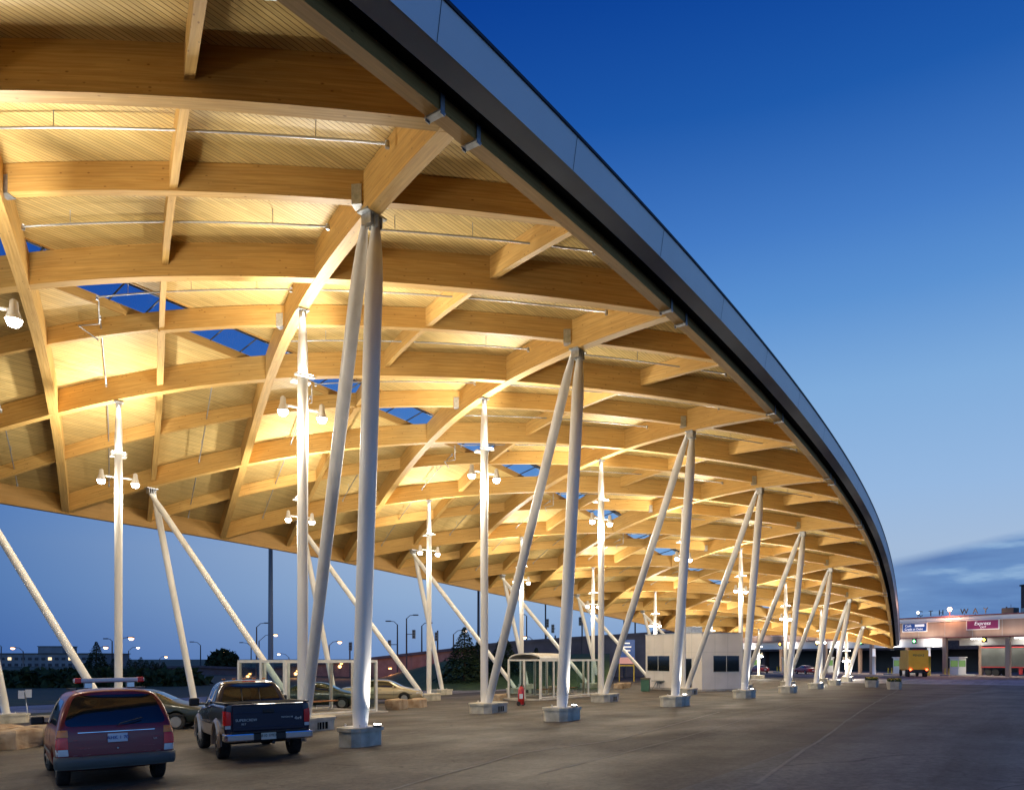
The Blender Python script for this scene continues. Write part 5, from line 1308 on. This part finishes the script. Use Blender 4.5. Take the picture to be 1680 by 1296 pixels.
    rot = Matrix.Rotation(R(-90), 4, 'Z') @ Matrix.Rotation(R(90), 4, 'X')
    text('SUPERCREW', .085, tg, 'lettering', M['silver_letters'], Matrix.Translation((-.030, .50, .965)) @ rot)
    text('XLT', .06, tg, 'lettering', M['silver_letters'], Matrix.Translation((-.030, .56, .875)) @ rot)
    text('TRITON V8', .055, tg, 'lettering', M['silver_letters'], Matrix.Translation((-.030, -.42, 1.00)) @ rot)
    text('4x4', .11, tg, 'lettering', M['silver_letters'], Matrix.Translation((-.030, -.68, .965)) @ rot)
    bm = BM(); box(bm, (-.155, .03, .60), (.02, .34, .19), bev=.004); pl = link('licence_plate', bm, mat('plate_cream', (.62, .60, .52), .5), g)
    text('810 1MD', .09, pl, 'plate_number', M['cap'], Matrix.Translation((-.170, .03, .595)) @ rot)
    bm = BM(); tube(bm, [(-.05, -.1, .42), (.3, -.1, .42)], .04, 8); tube(bm, [(1.2, -.85, .40), (1.2, .85, .40)], .07, 8); tube(bm, [(.2, -.5, .42), (3.0, -.5, .45)], .045, 8); box(bm, (2.6, 0, .50), (4.8, .9, .14)); box(bm, (.9, 0, .45), (.3, 1.2, .1)); link('chassis', bm, M['trimblk'], g)
    return g
def sedan(name_label, paint, loc, rz, group='sedans parked beyond the shelters', cat='sedan'):
    g = empty('parked_sedan', loc, rz, name_label, cat, group)
    def sec(x, hm, z0, zm, zb, zt, ht, hb=None):
        hb = hb or hm*.96
        return [(x, 0, z0), (x, hm*.9, z0), (x, hm*.98, z0+.05), (x, hm, zm), (x, hb, zb), (x, hb*.5+ht*.5+.015, zb*.45+zt*.55), (x, ht, zt-.03), (x, ht*.75, zt), (x, 0, zt+.012)]
    ss = [sec(.02, .78, .36, .55, .80, .90, .66), sec(.10, .86, .30, .55, .88, .96, .74), sec(.75, .90, .25, .58, .93, 1.0, .72), sec(1.0, .905, .24, .58, .93, 1.12, .66), sec(1.5, .91, .23, .58, .93, 1.37, .58), sec(1.85, .91, .23, .58, .93, 1.42, .58), sec(2.6, .91, .23, .58, .92, 1.43, .58), sec(3.0, .91, .23, .58, .91, 1.36, .57), sec(3.55, .905, .24, .58, .90, 1.06, .66), sec(3.8, .90, .25, .58, .88, .96, .70), sec(4.6, .87, .28, .55, .76, .82, .66), sec(4.85, .78, .34, .50, .66, .72, .58)]
    cuts = [(x, .31, .37, a, b) for x in (.98, 3.82) for a, b in ((.55, 1.3), (-1.3, -.55))]
    me = bake(loft(ss), 2, cuts); tr = bvh(me); put('body', me, paint, g)
    bm = BM(); box(bm, (2.4, 0, .42), (3.8, 1.05, .3)); link('underbody', bm, M['trimblk'], g)
    patch('windscreen', tr, [(3.06, -.52), (3.06, .52), (3.6, .62), (3.6, -.62)], 'z', 1, M['carglass'], g, r=.08)
    patch('rear_window', tr, [(1.40, -.50), (1.40, .50), (.98, .58), (.98, -.58)], 'z', 1, M['carglass'], g, r=.08)
    for s in (1, -1):
        patch('side_window', tr, [(1.25, 1.0), (1.55, 1.30), (2.16, 1.345), (2.16, .99)], 'y', s, M['carglass'], g, r=.04)
        patch('side_window', tr, [(2.22, .99), (2.22, 1.345), (2.85, 1.32), (3.34, .97)], 'y', s, M['carglass'], g, r=.04)
        for x in (1.3, 2.19, 3.2): patch('door_gap', tr, [(x-.006, .34), (x-.006, .96), (x+.006, .96), (x+.006, .34)], 'y', s, M['trimblk'], g, off=.003, r=.001, rings=2)
        for x in (1.45, 2.3): patch('door_handle', tr, [(x, .82), (x, .85), (x+.16, .85), (x+.16, .82)], 'y', s, M['trimblk'], g, off=.02, r=.01, rings=2)
        patch('rub_strip', tr, [(.5, .52), (.5, .56), (4.3, .56), (4.3, .52)], 'y', s, M['trimblk'], g, off=.01, r=.01, rings=2)
        patch('headlight', tr, [(s*.38, .60), (s*.38, .70), (s*.72, .70), (s*.74, .60)] if s > 0 else [(s*.74, .60), (s*.72, .70), (s*.38, .70), (s*.38, .60)], 'x', 1, M['clear_lens'], g, off=.012, r=.02, rings=2)
        patch('headlight', tr, [(4.55, .61), (4.55, .70), (4.78, .68), (4.78, .60)], 'y', s, M['clear_lens'], g, off=.012, r=.02, rings=2)
        patch('tail_lamp', tr, [(s*.42, .70), (s*.42, .84), (s*.76, .84), (s*.76, .70)] if s > 0 else [(s*.76, .70), (s*.76, .84), (s*.42, .84), (s*.42, .70)], 'x', -1, M['red_lens'], g, off=.012, r=.02, rings=2)
        patch('tail_lamp', tr, [(.08, .70), (.08, .84), (.26, .84), (.24, .70)], 'y', s, M['red_lens'], g, off=.012, r=.02, rings=2)
        bm = BM(); box(bm, (3.18, s*.98, 1.0), (.10, .18, .12), bev=.03); link('mirror', bm, paint, g)
        wheel(g, .98, s*.77, .315, .2, s); wheel(g, 3.82, s*.77, .315, .2, s)
    bm = BM(); box(bm, (-.03, 0, .48), (.12, 1.5, .14), bev=.03); box(bm, (4.88, 0, .42), (.12, 1.4, .14), bev=.03); link('bumper', bm, paint, g)
    bm = BM(); box(bm, (-.1, 0, .62), (.012, .32, .15)); link('licence_plate', bm, M['plate'], g)
    return g
def place(o, fwd, rear_axle_left, wx, half, sc=1):
    """put a vehicle so that its rear-left tyre contact lies at the given ground point"""
    o.scale = (sc, sc, sc); wx *= sc; half *= sc
    f = fwd.normalized(); l = Vector((-f.y, f.x, 0)); p = rear_axle_left - l*half - f*wx
    o.rotation_euler = (0, 0, math.atan2(f.y, f.x)); o.location = (p.x, p.y, 0)
    a = rear_axle_left - l*half; b = a+f*3.1; za, zb = gz(a.x, a.y), gz(b.x, b.y)
    pitch = -math.atan2(zb-za, 3.1); side = a+l; ra = math.atan2(gz(side.x, side.y)-za, 1.0)
    o.rotation_euler = (ra, pitch, math.atan2(f.y, f.x)); o.location = (p.x, p.y, za-math.sin(-pitch)*wx)
ph = R(35); v = minivan(); place(v, FW*math.cos(ph)-RT*math.sin(ph), GP(97, 1288), .98, .86, .90)
ph = R(30); v = pickup(); place(v, FW*math.cos(ph)-RT*math.sin(ph), GP(362, 1244), 1.22, .90, .88)
# sedans: (centre pixel, depth, heading in the camera frame)
def sedan_at(u, dep, ang, paint, label):
    f = FW*math.cos(ang)+RT*math.sin(ang); c = G(u, dep); p = c-f*2.4
    o = sedan(label, paint, (p.x, p.y, gz(c.x, c.y)), math.atan2(f.y, f.x)); return o
sedan_at(627, 47, R(86), M['beige_paint'], 'beige sedan seen side-on behind the stone blocks and the near glass shelter')
sedan_at(229, 27, R(80), M['green_paint'], 'dark green sedan between the maroon minivan and the pickup')
sedan_at(520, 41, R(84), M['green_paint'], 'dark sedan showing a pale lamp behind the first pair of columns')
# yellow box truck in the toll lane
def box_truck():
    c = G(1508, 104); ang = R(8)
    f = (FW*math.cos(ang)+RT*math.sin(ang)); f = (FW*math.cos(R(16))+RT*math.sin(R(16)))
    g = empty('box_truck', (c.x, c.y, c.z), math.atan2(f.y, f.x), 'yellow box truck with red tail lights queuing in the toll lane', 'truck')
    yel = noisy(mat('yellow_truck_paint', (.6, .32, .02), .4), (.85, .36, .02), (.92, .44, .03), .8)
    bm = BM(); box(bm, (3.4, 0, 2.35), (6.0, 2.5, 2.7), bev=.05); link('cargo_box', bm, yel, g)
    bm = BM(); box(bm, (7.3, 0, 1.75), (1.6, 2.2, 1.9), bev=.15); link('cab', bm, yel, g)
    bm = BM(); box(bm, (.385, 0, 2.25), (.03, 2.1, 2.3)); 
    for q in range(6): box(bm, (.365, 0, 1.3+q*.38), (.02, 2.1, .02))
    d = link('roller_door', bm, yel, g)
    text('PENSKE', .42, d, 'lettering', M['cap'], Matrix.Translation((.345, 0, 2.95)) @ Matrix.Rotation(R(-90), 4, 'Z') @ Matrix.Rotation(R(90), 4, 'X'))
    bm = BM(); box(bm, (3.6, 0, .85), (6.4, 1.0, .25)); box(bm, (.3, 0, .68), (.2, 2.3, .2)); link('chassis', bm, M['trimblk'], g)
    hot = mat('lit_tail_lamp', (1, .1, .05), .4, emit=(1, .07, .02), estr=12)
    for s in (1, -1):
        bm = BM(); tube(bm, [(.30, s*1.0, 1.02), (.36, s*1.0, 1.02)], .14, 12); link('tail_light', bm, hot, g)
        for x in (1.5, 2.6, 7.0):
            bm = BM(); tube(bm, [(x, s*.95, .48), (x, s*1.22, .48)], .48, 18); link('tyre', bm, M['rubber'], g)
    bm = BM(); box(bm, (.36, 0, 3.72), (.05, 1.6, .08)); link('marker_lights', bm, M['red_lens'], g)
box_truck()
# grey semi trailer beyond the booth
g = empty('semi_trailer', pm @ Vector((6.4, 7.5, 0)), math.atan2(pe.y, pe.x)-.05, 'long dark grey semi trailer with red rails parked under the toll plaza', 'trailer')
bm = BM(); box(bm, (5.0, 0, 2.75), (9.6, 2.5, 2.9), bev=.04)
link('trailer_box', bm, noisy(mat('trailer_grey', (.16, .17, .17), .5), (.05, .055, .05), (.08, .085, .08), .5), g)
bm = BM(); box(bm, (5.0, -1.27, 1.27), (9.6, .06, .14)); box(bm, (5.0, -1.27, 4.16), (9.6, .06, .10)); box(bm, (5.9, -1.2, .75), (.5, .12, 1.0)); box(bm, (7.9, -1.2, .75), (.5, .12, 1.0)); link('red_rails', bm, mat('rail_red', (.4, .03, .03), .5), g)
for x in (1.2, 2.3, 8.6): 
    for s in (-1, 1): bm = BM(); tube(bm, [(x, s*.95, .5), (x, s*1.22, .5)], .5, 18); link('tyre', bm, M['rubber'], g)
# cars in the lanes seen through the columns
for (x, paint, lab) in ((-22.5, 'redcar', 'small red car in the toll lanes seen between the far columns'), (-12.5, 'redcar', 'red car with lit tail lamps seen between the last columns')):
    if 'redcar' not in M: M['redcar'] = mat('red_paint', (.35, .02, .02), .3, .3, coat=1)
    q = pm @ Vector((x, -7.5, 0)); sedan(lab, M['redcar'], (q.x, q.y, gz(q.x, q.y)), math.atan2(pe.y, pe.x)+R(158), 'cars in the toll lanes', 'car')

# glowing lenses are seen directly; their light comes from the lamps inside them
for k, m_ in M.items():
    if m_.node_tree.nodes['Principled BSDF'].inputs['Emission Strength'].default_value > 0: m_.cycles.emission_sampling = 'NONE'
